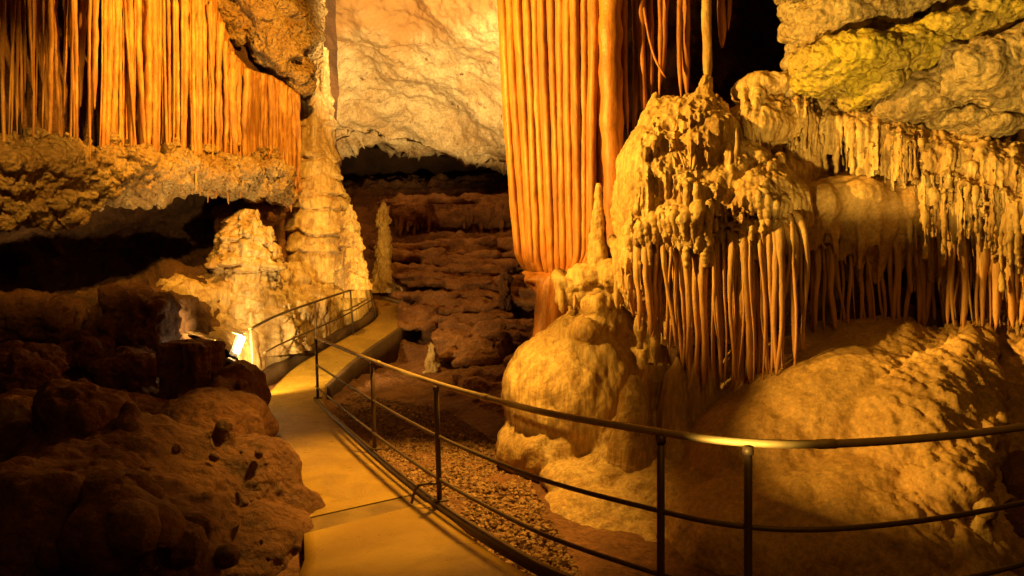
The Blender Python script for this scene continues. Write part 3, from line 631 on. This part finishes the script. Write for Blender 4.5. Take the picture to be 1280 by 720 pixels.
blob('boulder', [E(100, 522, 5.7, 46, 42, .32), E(125, 525, 5.65, 30, 36, .28), E(82, 500, 5.8, 26, 20, .22), E(100, 570, 5.5, 50, 30, .3)], .022, M['brown'], lambda p: .09 * fbm(p, 2.2, 4, 141) + .03 * ridged(p, 5, 3, 142), 2,
     label='rounded brown boulder at lower left behind the pointed stub', cat='rock')
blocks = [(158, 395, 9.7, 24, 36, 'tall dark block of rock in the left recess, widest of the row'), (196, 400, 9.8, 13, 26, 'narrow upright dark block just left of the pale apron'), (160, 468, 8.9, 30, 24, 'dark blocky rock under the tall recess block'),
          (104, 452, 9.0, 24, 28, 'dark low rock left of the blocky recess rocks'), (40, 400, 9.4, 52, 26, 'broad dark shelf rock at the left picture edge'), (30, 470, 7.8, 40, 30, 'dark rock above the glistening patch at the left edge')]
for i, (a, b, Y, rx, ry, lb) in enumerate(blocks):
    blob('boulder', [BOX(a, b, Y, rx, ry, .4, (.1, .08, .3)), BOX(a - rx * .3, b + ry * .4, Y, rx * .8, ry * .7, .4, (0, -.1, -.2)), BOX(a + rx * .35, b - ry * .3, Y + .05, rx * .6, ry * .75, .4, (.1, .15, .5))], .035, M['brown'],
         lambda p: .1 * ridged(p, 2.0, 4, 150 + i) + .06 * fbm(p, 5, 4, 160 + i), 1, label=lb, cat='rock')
blob('boulder', [E(14, 525, 5.8, 22, 22, .2), E(10, 545, 5.7, 26, 10, .2)], .02, M['pop'], lambda p: .07 * popcorn(p, .11, 171) + .03 * fbm(p, 8, 3, 172), 1,
     label='small knobbly glistening rock at the left picture edge', cat='rock')
lathe('stalagmite', 300, 474, 506, 7.9, [(474, 3), (480, 8), (506, 11)], M['brown'], None, seg=40, nv=50, s=175, flute=.01, label='small rounded brown stub just below the lit lamp', cat='stalagmite')

# ------------------------------------------------------------------ far ledges and small stalagmites in the middle
led = empty('draped_ledge', W(560, 305, 24), label='dark rock ledge with hanging drapery far behind the slender stalagmite', cat='rock ledge')
blob('ledge_body', [E(515, 268, 24, 34, 15, .9), E(565, 275, 24, 40, 16, .9), E(610, 272, 24, 40, 18, .9), E(640, 268, 24, 30, 20, .9), E(540, 255, 24.6, 70, 8, 1.1), E(600, 252, 24.6, 50, 7, 1.1)], .08, M['terr'],
     lambda p: .12 * fbm(p, (2.5, 2.5, .8), 4, 181) + .1 * ridged(p, 1.2, 3, 182), 2, led)
for i in range(34):
    x = 492 + i * 4.4 + random.uniform(-1, 1); stal(x, 256, x, 292 + random.uniform(-22, 10), 23.2 + random.uniform(0, .3), 8, 4, mat=M['terr'], parent=led, nz=.3, seg=8, name='drape')
rocks = [(520, 318, 21.4, 40, 9), (580, 312, 21.6, 50, 8), (610, 330, 20.6, 36, 10), (550, 345, 20.2, 44, 10), (506, 347, 20.9, 18, 11), (600, 362, 19.0, 40, 10), (560, 378, 18.2, 44, 10), (650, 365, 18.4, 34, 16), (530, 398, 17.4, 26, 12), (590, 405, 16.8, 36, 12), (640, 420, 15.6, 34, 16),
         (610, 440, 14.8, 36, 12), (570, 432, 15.6, 22, 14), (660, 470, 13.4, 26, 22), (620, 480, 12.8, 34, 14), (580, 500, 12.0, 30, 12), (640, 520, 11.0, 34, 20), (540, 330, 20.8, 18, 14), (655, 320, 21, 24, 18)]
words = ['long flat', 'broad low', 'tilted', 'layered', 'blocky', 'wide dark', 'cracked', 'rounded', 'small squat', 'flat topped']
for i, (a, b, Y, rx, ry) in enumerate(rocks):
    j = random.uniform(-.2, .2)
    blob('rock_slab', [BOX(a + random.uniform(-.5, .5) * rx, b + (k_ - 1) * ry * .8, Y - .25 * (k_ - 1) + random.uniform(-.1, .1), rx * random.uniform(.6, 1.1), ry * random.uniform(.28, .45), random.uniform(.5, .8), (random.uniform(-.08, .08), random.uniform(-.12, .12), random.uniform(-.5, .5))) for k_ in (0, 1, 2) for _ in (0, 1)], .05, M['terr'],
         lambda p: .06 * ridged(p, (1.8, 1.8, 5), 4, 190 + i) + .06 * fbm(p, 4, 4, 230 + i), 0,
         label='dark reddish rock slab among the tumbled ledges between far walkway and organ pipe curtain', cat='rock', group='rock slabs on the terraces in the middle')
smalls = [(540, 428, 480, 14.2, [(428, 3), (436, 6), (460, 7), (480, 12)], 'pale slim stalagmite on the ground just behind the railing'),
          (631, 338, 388, 17.5, [(338, 7), (350, 9), (375, 7), (388, 6)], 'brown stub standing on the ledges left of the organ pipes'),
          (632, 415, 470, 14.0, [(415, 5), (430, 8), (450, 7), (470, 11)], 'brown ragged stub left of the big pale mound, larger of two'),
          (617, 420, 452, 14.2, [(420, 3), (430, 5), (452, 7)], 'small brown spike beside the ragged stub left of the pale mound')]
for i, (x, y0, y1, Y, pf, lb) in enumerate(smalls):
    lathe('stalagmite', x, y0, y1, Y, pf, M['flow'] if i == 0 else M['brown'], None, seg=48, nv=70, s=260 + i, flute=.05, rough=.04, label=lb, cat='stalagmite')

# ------------------------------------------------------------------ organ pipe curtain
org = empty('organ_pipe_curtain', W(700, 345, 8.1), label='tall ochre organ pipe flowstone curtain hanging in the centre', cat='flowstone curtain')
NP = 12
for i in range(NP):
    u = i / (NP - 1); x0 = 627 + 112 * u; x1 = 650 + 87 * u + random.uniform(-1, 1); wd = random.uniform(12.5, 16) * (1.1 - .1 * u); yb = 338 + 9 * math.sin(u * 2.6) - 8 * max(0, u - .6) / .4 + random.uniform(-2.5, 2.5)
    n = 150; t = np.linspace(0, 1, n) ** .8; Y = 8.42 - .5 * u + random.uniform(-.035, .035)
    x = x0 + (x1 - x0) * np.clip((t - .3) / .7, 0, 1) ** 1.2 + .9 * np.sin(t * 6 + i * 1.7); y = -170 + (yb + 170) * t
    kk = np.clip((t - .955) / .045, 0, 1) ** 1.5; x = x + (698 - x) * .36 * kk; y = y + 7 * kk; pth = P(x, y, Y + .10 * kk); r = wd / 2 * Y / F * (1.08 - .2 * t) * np.where(t > .985, .8, 1)
    tube_obj('pipe', pth, r, M['organ'], org, seg=28, nz=.07, freq=6, s=i + 300, flat=1.9, lobes=0)
    stal(x0 + 5.5, -170, x1 + 4.5, yb - random.uniform(2, 12), Y + .03, 7, 5, mat=M['organ'], parent=org, name='ridge', nz=.1, s=400 + i)
for i, (x0, x1, wd, yb) in enumerate([(742, 741, 14, 300), (748, 768, 17, 326), (762, 768, 30, 330), (746, 752, 10, 332)]):
    stal(x0, -170, x1, yb, (7.85, 7.8, 7.72, 7.9)[i], wd, wd * (.9 if i == 2 else .7), mat=M['organ'], parent=org, name='pipe', nz=.08, seg=18, tipf=.2, s=420 + i)
blob('curtain_foot', [C(654, 341, 690, 352, 8.3, 10, 22, 8.1), C(662, 346, 692, 372, 8.2, 14, 34, 8.05), E(696, 350, 8.1, 42, 9, .18), C(690, 350, 735, 348, 7.95, 18, 24), C(692, 356, 682, 440, 8.0, 34, 44), C(680, 358, 674, 440, 8.0, 18, 26), C(705, 358, 696, 440, 7.95, 12, 22), C(735, 348, 760, 342, 7.85, 24, 20), C(676, 350, 705, 356, 8.1, 16, 26), C(706, 370, 700, 420, 8.1, 14, 30), E(715, 356, 8.0, 30, 10, .2)], .022, M['organ'],
     lambda p: .02 * fbm(p, (6, 6, 2), 3, 431) + .012 * ribs(p, 6, 432, .1), 3, org)
sp = [(776, 784, -60, 172, 21, 3, 8.4, 'broad tapering orange stalactite first to the right of the organ pipes'), (800, 804, -60, 152, 12, 8, 8.4, 'straight orange stalactite second to the right of the organ pipes'),
      (811, 813, -60, 118, 10, 8, 8.5, 'thin orange stalactite beside the slanting drip'), (822, 825, -60, 122, 9, 4, 8.3, 'narrow orange stalactite ending above the cascade crest'),
      (833, 829, -60, 100, 8, 8, 8.6, 'dim orange stalactite half hidden behind its brighter neighbour'), (846, 852, -60, 124, 12, 5, 8.1, 'bright buff stalactite whose tip touches the cascade crest'),
      (858, 858, -60, 120, 14, 9, 8.5, 'wide brownish stalactite behind the bright buff one'), (886, 883, -60, 112, 14, 11, 8.0, 'thick buff column reaching down to the knob on the crest'),
      (899, 902, -60, 60, 9, 10, 8.3, 'short ragged stalactite end left of the black hollow'), (912, 911, -60, 38, 7, 4, 8.5, 'shortest brown stalactite at the edge of the black hollow'), (790, 795, -60, 190, 8, 6, 8.8, 'dim orange column set back beside the broad tapering stalactite')]
for i, (x0, x1, y0, y1, w0, w1, Y, lb) in enumerate(sp):
    Y = 7.62 + (Y - 8.0) * .3
    stal(x0, y0 - 80, x1, y1, Y, w0, w1, mat=M['organ'] if i != 7 else M['flow'], nz=.14, seg=16, s=440 + i, label=lb, cat='stalactite')
stal(806, 10, 833, 98, 7.6, 4, 2.6, mat=M['organ'], nz=.2, s=470, bend=-7, label='slanting thin pale drip crossing in front of the orange stalactites', cat='stalactite')

# ------------------------------------------------------------------ left cascade of the big right-hand formation
cas = empty('flowstone_cascade', W(880, 480, 6.6), label='bulging buff flowstone cascade with tiers of stalactites right of the organ pipes', cat='flowstone cascade')
def front(ells, px, py):                      # distance of the nearest of the body's ellipsoids at a photo point
    best = 99.
    for cx, cy, Y, rx, ry, rd in ells:
        d = 1 - ((px - cx) / rx) ** 2 - ((py - cy) / ry) ** 2
        if d > 0: best = min(best, Y - rd * math.sqrt(d))
    return best
def fringe(out, ells, lip, step, L0, L1, w0=10, w1=3.4, proud=.14, lean=3, dflt=7.2, layers=2):
    xs_ = [a for a, b in lip]; ysl = [b for a, b in lip]
    for ly in range(layers):
        x = xs_[0] + random.uniform(0, step)
        while x < xs_[-1]:
            y = float(np.interp(x, xs_, ysl)) + random.uniform(-5, 5) + 4 * math.sin(x / 9. + ysl[0])
            Yf = front(ells, x, y); Yf = dflt if Yf > 90 else Yf
            pr_ = proud * random.uniform(.5, 1.25) - .05 * ly; k = random.uniform(.7, 1.3); L = random.uniform(L0, L1) * (1.0 if random.random() > .2 else 1.5)
            x2 = x + random.uniform(-lean * .5, lean)
            out.append(C(x, y - 18, x, y + 3, Yf + .10, w0 * 1.1 * k, w0 * .8 * k, Yf - pr_))
            out.append(C(x, y + 3, x2, y + 3 + L, Yf - pr_, w0 * .78 * k, w1 * k, Yf - pr_ * .8))
            x += step * random.uniform(.6, 1.4)
ce = [(825, 260, 7.5, 58, 110, .72), (835, 180, 7.6, 40, 58, .55), (875, 178, 7.35, 50, 44, .5), (880, 265, 7.15, 75, 68, .62), (950, 265, 7.0, 60, 58, .58), (945, 165, 7.45, 50, 38, .5), (870, 138, 7.6, 26, 20, .35),
      (985, 205, 7.6, 42, 58, .45), (800, 330, 7.4, 32, 62, .5), (850, 350, 7.5, 60, 84, .45), (930, 350, 7.5, 62, 84, .45), (955, 114, 7.5, 40, 17, .4), (905, 215, 7.3, 60, 40, .5)]
body = [E(*e) for e in ce] + [C(882, 100, 872, 150, 7.35, 14, 40), C(820, 122, 800, 200, 7.6, 12, 40), C(850, 125, 835, 200, 7.25, 10, 26)]
for lip, L0, L1, st in [([(842, 150), (870, 138), (908, 148)], 10, 26, 5), ([(925, 132), (960, 128), (1015, 140)], 22, 46, 4.6), ([(800, 190), (822, 172), (850, 180)], 10, 30, 6), ([(838, 190), (870, 176), (912, 188)], 26, 60, 5),
                     ([(794, 232), (815, 216), (852, 224)], 24, 50, 5), ([(855, 236), (885, 226), (915, 238)], 14, 30, 5), ([(905, 218), (930, 200), (962, 212)], 14, 36, 4.6), ([(785, 282), (812, 270), (842, 276), (868, 272)], 8, 26, 3.6),
                     ([(866, 262), (895, 254), (925, 262)], 10, 30, 3.6), ([(918, 252), (945, 240), (975, 246), (1004, 262)], 10, 30, 3.6), ([(960, 222), (985, 212), (1012, 224)], 10, 26, 5), ([(776, 330), (790, 322), (812, 330)], 12, 30, 5), ([(785, 292), (900, 286), (1002, 274)], 6, 24, 4.2)]:
    fringe(body, ce, lip, st * .7, L0 * 1.2, L1 * (1.3 if lip[0][1] < 250 else 1.1), 5.8, 2.7)
blob('cascade_body', body, .0098, M['flow'],
     lambda p: .018 * ribs(p, 9, 502, .1) + .05 * fbm(p, 2.2, 3, 503) + .010 * ridged(p, 10, 2, 504) + .012 * popcorn(p, .05, 501) * (perlin(p * 2.5, 505) > .05), 0, cas)
def row(parent, x0, x1, step, ytop, ybot, Y, w, mat, jit=10, lean=4, name='stalactite', cap=99, taper=.55, hook=.25):
    x = x0; n = 0
    while x < x1 and n < cap:
        ww = w * random.choice([.6, .8, 1., 1.3, 1.7]) * random.uniform(.9, 1.1); a = (ytop(x) if callable(ytop) else ytop) + random.uniform(-5, 5); b = (ybot(x) if callable(ybot) else ybot) + random.uniform(-jit, jit * .6)
        if random.random() < .12: b -= (b - a) * random.uniform(.2, .5)
        yy = Y(x) if callable(Y) else Y
        ln = random.uniform(-lean * .4, lean) + (random.choice([-10, 12]) if random.random() < .1 else 0)
        stal(x, a, x + ln, max(b, a + 12), yy + random.uniform(-.06, .14), ww * random.uniform(1.6, 2.4), ww * taper * random.uniform(.7, 1.3), pw=.36, hook=hook, mat=mat, parent=parent, name=name, bend=random.uniform(-3.5, 3.5), nz=.24, seg=11)
        x += step * random.uniform(.5, 1.5); n += 1
mf = M['drip']
I = np.interp
row(cas, 786, 1006, 2.75, lambda x: I(x, [786, 900, 1005], [282, 274, 258]), lambda x: I(x, [786, 800, 830, 870, 930, 985, 1005], [384, 408, 432, 482, 486, 474, 440]), lambda x: I(x, [786, 870, 1005], [6.9, 6.53, 6.22]), 5.8, mf, 10, 6, cap=84, hook=.38)
row(cas, 842, 908, 7, 178, 236, 6.74, 4, M['flow'], 14, 6, cap=6)
row(cas, 925, 1012, 7, 140, 198, 6.9, 4, M['flow'], 10, 3, cap=7)
# two that grow the other way up
for a, b, c_, d in ((913, 160, 205, 6.7), (905, 188, 212, 6.7)): stal(a + 6, c_ + 10, a + 8, b, d, 8, 3, mat=M['flow'], parent=cas, s=550)

# dome with slim stalactites in the middle
dome = empty('flowstone_dome', W(1090, 390, 7.2), label='smooth shadowed flowstone dome with slender columns below it, middle of the right formation', cat='flowstone')
de = [(1060, 262, 7.3, 72, 50, .55), (1120, 268, 7.35, 60, 44, .5), (1085, 285, 7.05, 30, 26, .3), (1150, 275, 7.4, 40, 38, .45), (1020, 258, 7.1, 36, 32, .4), (1090, 220, 7.8, 110, 20, .5), (1190, 268, 7.5, 36, 38, .4)]
db = [E(*e) for e in de] + [E(1105, 258, 7.2, 100, 40, .5), E(1060, 250, 7.2, 66, 36, .5)]
fringe(db, de, [(1005, 280), (1040, 288), (1080, 296), (1120, 300), (1160, 300), (1205, 296)], 9, 12, 44, 15, 3.4, .02, 2, 7.2, 2)
for x in (1076, 1097, 1166): db.append(C(x, 300, x - 2, 352, 7.0, 30, 7))
blob('dome_body', db, .02, M['mound'], lambda p: .02 * ribs(p, 4.5, 511, .12) + .05 * fbm(p, 1.4, 3, 512) + .008 * fbm(p, 9, 3, 513), 2, dome)
row(dome, 1004, 1210, 6.4, 280, lambda x: I(x, [1004, 1210], [414, 408]), lambda x: 6.96, 4.2, M['drip'], 4, 5, cap=40, taper=.75)
row(dome, 1015, 1110, 8, 160, 222, 7.9, 5, M['mound'], 8, 3, cap=12)

# right cascade
rc2 = empty('stalactite_cascade', W(1200, 390, 6.6), label='buff shelf with crowded stalactites filling the far right below the algae tinted rock', cat='stalactite cascade')
re_ = []
for x in range(1020, 1480, 10):
    y = float(I(x, [1030, 1100, 1200, 1280, 1480], [146, 166, 190, 215, 230])); Y = float(I(x, [1030, 1100, 1200, 1280, 1480], [7.6, 7.2, 6.85, 6.45, 5.5]))
    re_.append((x, y + random.uniform(-5, 5), Y, 14, random.uniform(12, 17), .34))
    if x > 1150: re_.append((x, y + 34 + random.uniform(-5, 5), Y - .03, 14, 20, .34))
    if x > 1225: re_.append((x, y + 60, Y + .12, 14, 36, .36))
    if x > 1262: re_.append((x, 320, 6.75, 16, 84, .4))
rbd = [E(*e) for e in re_]
lx = [1020, 1060, 1100, 1150, 1200, 1240, 1280, 1480]
for dy, x0, L0, L1, w in ((0, 1010, 22, 52, 9), (20, 1085, 26, 66, 9), (40, 1150, 26, 70, 9), (62, 1205, 24, 60, 9), (88, 1240, 24, 60, 10), (120, 1262, 24, 60, 10)):
    fringe(rbd, re_, [(x, float(I(x, lx, [146, 150, 162, 172, 184, 196, 206, 226])) + dy) for x in range(x0, 1400, 15)], 3.6, L0 * 1.2, L1 * 1.15, w * .66, 2.7, .13, 2, 6.9, 2)
blob('shelf_body', rbd, .0105, M['flow'], lambda p: .02 * ribs(p, 9, 522, .1) + .012 * ridged(p, 10, 2, 523) + .04 * fbm(p, 2.2, 3, 524), 0, rc2)
row(rc2, 1040, 1240, 4.4, lambda x: I(x, [1035, 1100, 1200, 1280], [164, 190, 222, 240]), lambda x: I(x, [1035, 1090, 1120, 1200, 1240], [214, 245, 290, 396, 400]), lambda x: I(x, [1035, 1100, 1200, 1290], [7.45, 6.98, 6.62, 6.25]), 5.2, M['flow'], 18, 3, cap=50)
row(rc2, 1190, 1330, 4.2, lambda x: 262, lambda x: 410, lambda x: I(x, [1195, 1330], [6.5, 6.05]), 6, mf, 10, -4, cap=36)

# ------------------------------------------------------------------ mounds at the foot
big = [E(1150, 455, 7.15, 130, 52, .5), E(1262, 452, 6.75, 46, 52, .4), E(1255, 560, 6.3, 70, 100, .5), E(1300, 620, 6.0, 90, 120, .6), E(1010, 462, 7.1, 110, 50, .5), C(1130, 416, 1122, 480, 6.75, 30, 64, 6.45), C(1085, 424, 1085, 470, 6.9, 20, 40, 6.7), C(1268, 418, 1262, 500, 6.5, 18, 60, 6.2), E(1050, 560, 6.6, 170, 130, 1.0), E(960, 590, 6.5, 110, 110, .9), E(1100, 480, 7.1, 130, 85, .8), E(1150, 600, 6.2, 120, 100, .8), E(1090, 680, 5.8, 260, 120, 1.0), E(900, 650, 6.4, 110, 80, .8), E(1280, 500, 6.6, 66, 110, .6), E(1340, 560, 7.0, 110, 140, .8), E(1030, 450, 7.3, 90, 48, .5),
       C(1228, 404, 1130, 560, 6.6, 22, 170, 5.8), C(1228, 404, 1205, 560, 6.6, 22, 90, 5.7), C(1195, 410, 1172, 470, 6.85, 26, 56, 6.5), E(1128, 428, 6.9, 32, 28, .3), E(1270, 425, 6.7, 22, 40, .3), C(1250, 520, 1180, 620, 5.6, 16, 100, 5.2), E(1060, 425, 7.2, 40, 26, .35), E(940, 520, 7.0, 60, 60, .5), E(860, 560, 7.2, 60, 50, .5),
       E(980, 650, 5.9, 60, 34, .4)]
def bigd(p):
    q = p @ np.array([[.82, 0, .57], [0, 1, 0], [-.57, 0, .82]]).T
    pxx = p[:, 0] / p[:, 1] * F + 640
    wgt = np.clip((pxx - 1060) / 80, .06, 1)
    low = np.clip((.75 - p[:, 2]) / .5, 0, 1)
    return .045 * fbm(p, 1.1, 2, 531) + wgt * .055 * fbm(q, (17, 10, 2.2), 3, 532) + .006 * fbm(p, 9, 3, 533) + low * .035 * fbm(p, 2.6, 4, 534) + .012 * fbm(p, (7, 7, 1.2), 2, 535)
blob('flowstone_mound', big, .022, M['mound'], bigd, 4, label='huge smooth ochre flowstone mound filling the lower right behind the railing', cat='flowstone mound')
lm = [E(705, 500, 7.8, 78, 90, .75), E(690, 560, 7.7, 72, 50, .7), E(740, 470, 7.8, 50, 70, .6), E(750, 400, 7.9, 36, 40, .45), E(722, 430, 7.8, 40, 40, .45), E(745, 378, 7.8, 32, 22, .4), E(780, 470, 8.0, 60, 80, .5), E(760, 560, 7.6, 70, 50, .6), E(730, 415, 7.35, 18, 14, .2), E(800, 590, 7.0, 80, 40, .6), E(735, 600, 6.9, 60, 26, .4), E(760, 645, 6.4, 90, 34, .5), E(840, 555, 7.15, 80, 60, .5), E(850, 620, 6.6, 90, 50, .6), E(800, 690, 6.0, 110, 40, .6), E(840, 510, 7.35, 60, 40, .4)]
blob('flowstone_mound', lm, .028, M['flow'], lambda p: .05 * fbm(p, 2.2, 3, 541) + .04 * fbm(p, (6, 6, 2.5), 4, 542), 4, label='pale bulbous flowstone mound below the organ pipe curtain', cat='flowstone mound')
dc = empty('drip_cascade', W(745, 390, 7.6), label='small drip cascade filling the notch between organ pipes and pale mound', cat='flowstone cascade')
blob('cascade_body', [C(748, 228, 746, 345, 7.75, 3, 26, 7.65), E(745, 345, 7.7, 36, 16, .25), E(722, 356, 7.7, 26, 12, .22), E(765, 345, 7.6, 22, 20, .25)] + [C(700 + j * 6, 352, 700 + j * 6, 378, 7.55, 9, 6) for j in range(13)], .02, M['flow'], lambda p: .03 * popcorn(p, .08, 551) + .02 * fbm(p, 6, 3, 552), 1, dc)
row(dc, 702, 785, 5, 350, 390, 7.5, 6, M['flow'], 5, 2, cap=18)
row(dc, 772, 790, 6, 300, 385, 7.35, 8, M['flow'], 5, 2, cap=4)
knobs = [(801, 392, 428, 7.0, 12, 'bulbous knob under the leftmost long drip of the cascade'), (818, 398, 455, 6.9, 15, 'bright bulbous knob on a thick pedestal below the cascade'), (846, 446, 524, 6.75, 26, 'conical stalagmite below the cascade, widest of the small row'),
         (868, 448, 512, 6.75, 16, 'slim rounded stalagmite third in the small row under the cascade'), (888, 446, 510, 6.75, 19, 'rounded stalagmite at the right end of the small row'), (792, 468, 552, 6.75, 30, 'shadowed pointed stalagmite right of the pale mound'), (820, 455, 500, 7.0, 22, 'barrel shaped stump under the bright knob'), (932, 430, 505, 6.6, 20, 'slender cone joining a long drip on the mound')]
for i, (x, y0, y1, Y, wd, lb) in enumerate(knobs):
    pf = [(y0, 2), (y0 + (y1 - y0) * .3, wd * .55), (y0 + (y1 - y0) * .6, wd * .8), (y1, wd)] if i not in (0, 1, 6) else [(y0, 3), (y0 + 6, wd * .5), (y0 + (y1 - y0) * .6, wd * .62), (y1, wd * .4)]
    if i == 6: pf = [(y0, wd * .75), (y0 + 20, wd * .85), (y1, wd * .5)]
    ex = 8 if i in (0, 1) else 60
    lathe('stalagmite', x, y0, y1 + ex, Y, pf + [(y1 + ex, pf[-1][1] * 1.3)], M['flow'], None, seg=56, nv=90, s=570 + i, flute=.012, rough=.005, label=lb, cat='stalagmite')
blob('broken_formation', [C(1230, 640, 1205, 700, 5.0, 22, 60), E(1225, 630, 5.0, 12, 20, .12), C(1205, 672, 1190, 760, 4.9, 24, 90), E(1215, 740, 4.8, 60, 40, .3), C(1255, 690, 1270, 760, 5.1, 20, 50)], .02, M['flow'], lambda p: .035 * ridged(p, 4, 3, 581) + .03 * fbm(p, 6, 3, 582), 2,
     label='ragged yellow broken formation at the lower right edge behind the railing', cat='stalagmite')
blob('boulder', [E(1290, 625, 5.45, 40, 50, .35), E(1300, 690, 5.2, 50, 60, .4)], .03, M['brown'], lambda p: .08 * ridged(p, 3, 4, 591) + .04 * popcorn(p, .12, 592), 1, label='rough brown rock at the right picture edge beside the broken formation', cat='rock')

# ------------------------------------------------------------------ roof rocks upper right
blob('roof_rock', [E(1075, 10, 7.0, 80, 52, .7), E(1040, 30, 6.9, 48, 38, .5), E(1140, -20, 7.0, 110, 50, .7), E(1180, 10, 6.9, 80, 36, .6), E(1100, -90, 6.6, 190, 80, 1.0)], .022, M['grey'],
     lambda p: .08 * ridged(p, (1.8, 1.8, 4), 5, 601) + .02 * popcorn(p, .07, 602) + .05 * fbm(p, 6, 4, 603) + .02 * ridged(p, (9, 9, 14), 2, 604), 1, label='grey buff layered roof rock at the top right', cat='rock')
blob('roof_rock', [E(1060, 82, 6.75, 66, 26, .6), E(1030, 92, 6.8, 34, 20, .4), E(1120, 72, 6.7, 60, 24, .5), E(1180, 48, 6.6, 70, 20, .5), E(1240, 30, 6.5, 70, 24, .5), E(1085, 108, 6.8, 34, 20, .4), E(1320, 20, 6.3, 60, 30, .5)], .02, M['algae'],
     lambda p: .05 * ridged(p, (2, 2, 5), 4, 611) + .025 * popcorn(p, .07, 612) + .04 * fbm(p, 8, 4, 613) + .015 * ridged(p, (9, 9, 14), 2, 614), 1, label='yellow green algae tinted slab across the upper right', cat='rock')
blob('roof_rock', [E(1215, 92, 6.4, 50, 30, .45), E(1265, 80, 6.3, 50, 36, .5), E(1250, 112, 6.4, 50, 22, .4), E(1330, 90, 6.1, 60, 50, .5)], .022, M['grey'],
     lambda p: .07 * ridged(p, 2.4, 4, 621) + .05 * popcorn(p, .1, 622) + .03 * fbm(p, 8, 4, 623), 1, label='rounded buff rock hanging below the algae slab at right edge', cat='rock')
blob('roof_rock', [E(1135, 122, 6.75, 30, 26, .35), E(1120, 135, 6.8, 26, 14, .3), E(1155, 135, 6.7, 20, 14, .3)], .026, M['grey'], lambda p: .04 * ridged(p, 3, 3, 631) + .045 * popcorn(p, .085, 632), 1,
     label='small squarish buff rock tucked under the algae slab', cat='rock')
blob('roof_rock', [E(1205, 152, 6.7, 40, 10, .35), E(1180, 140, 6.8, 26, 9, .3), E(1235, 160, 6.6, 30, 8, .35)], .026, M['grey'], lambda p: .03 * ridged(p, 3, 3, 641) + .05 * popcorn(p, .08, 642), 1,
     label='thin crusty buff ledge between the roof rocks and the crowded stalactites', cat='rock ledge')
blob('popcorn_cluster', [E(992, 10, 7.3, 14, 12, .2), E(985, 40, 7.3, 8, 9, .12), E(1002, 30, 7.2, 14, 24, .25), E(987, 78, 7.3, 5, 8, .1), E(980, 100, 7.3, 5, 7, .1), E(996, 60, 7.3, 9, 10, .15), E(985, 115, 7.3, 8, 9, .15), E(990, 90, 7.4, 4, 30, .08)], .02, M['grey'], lambda p: .05 * popcorn(p, .07, 651), 1,
     label='string of small popcorn nodules at the edge of the black hollow', cat='rock')
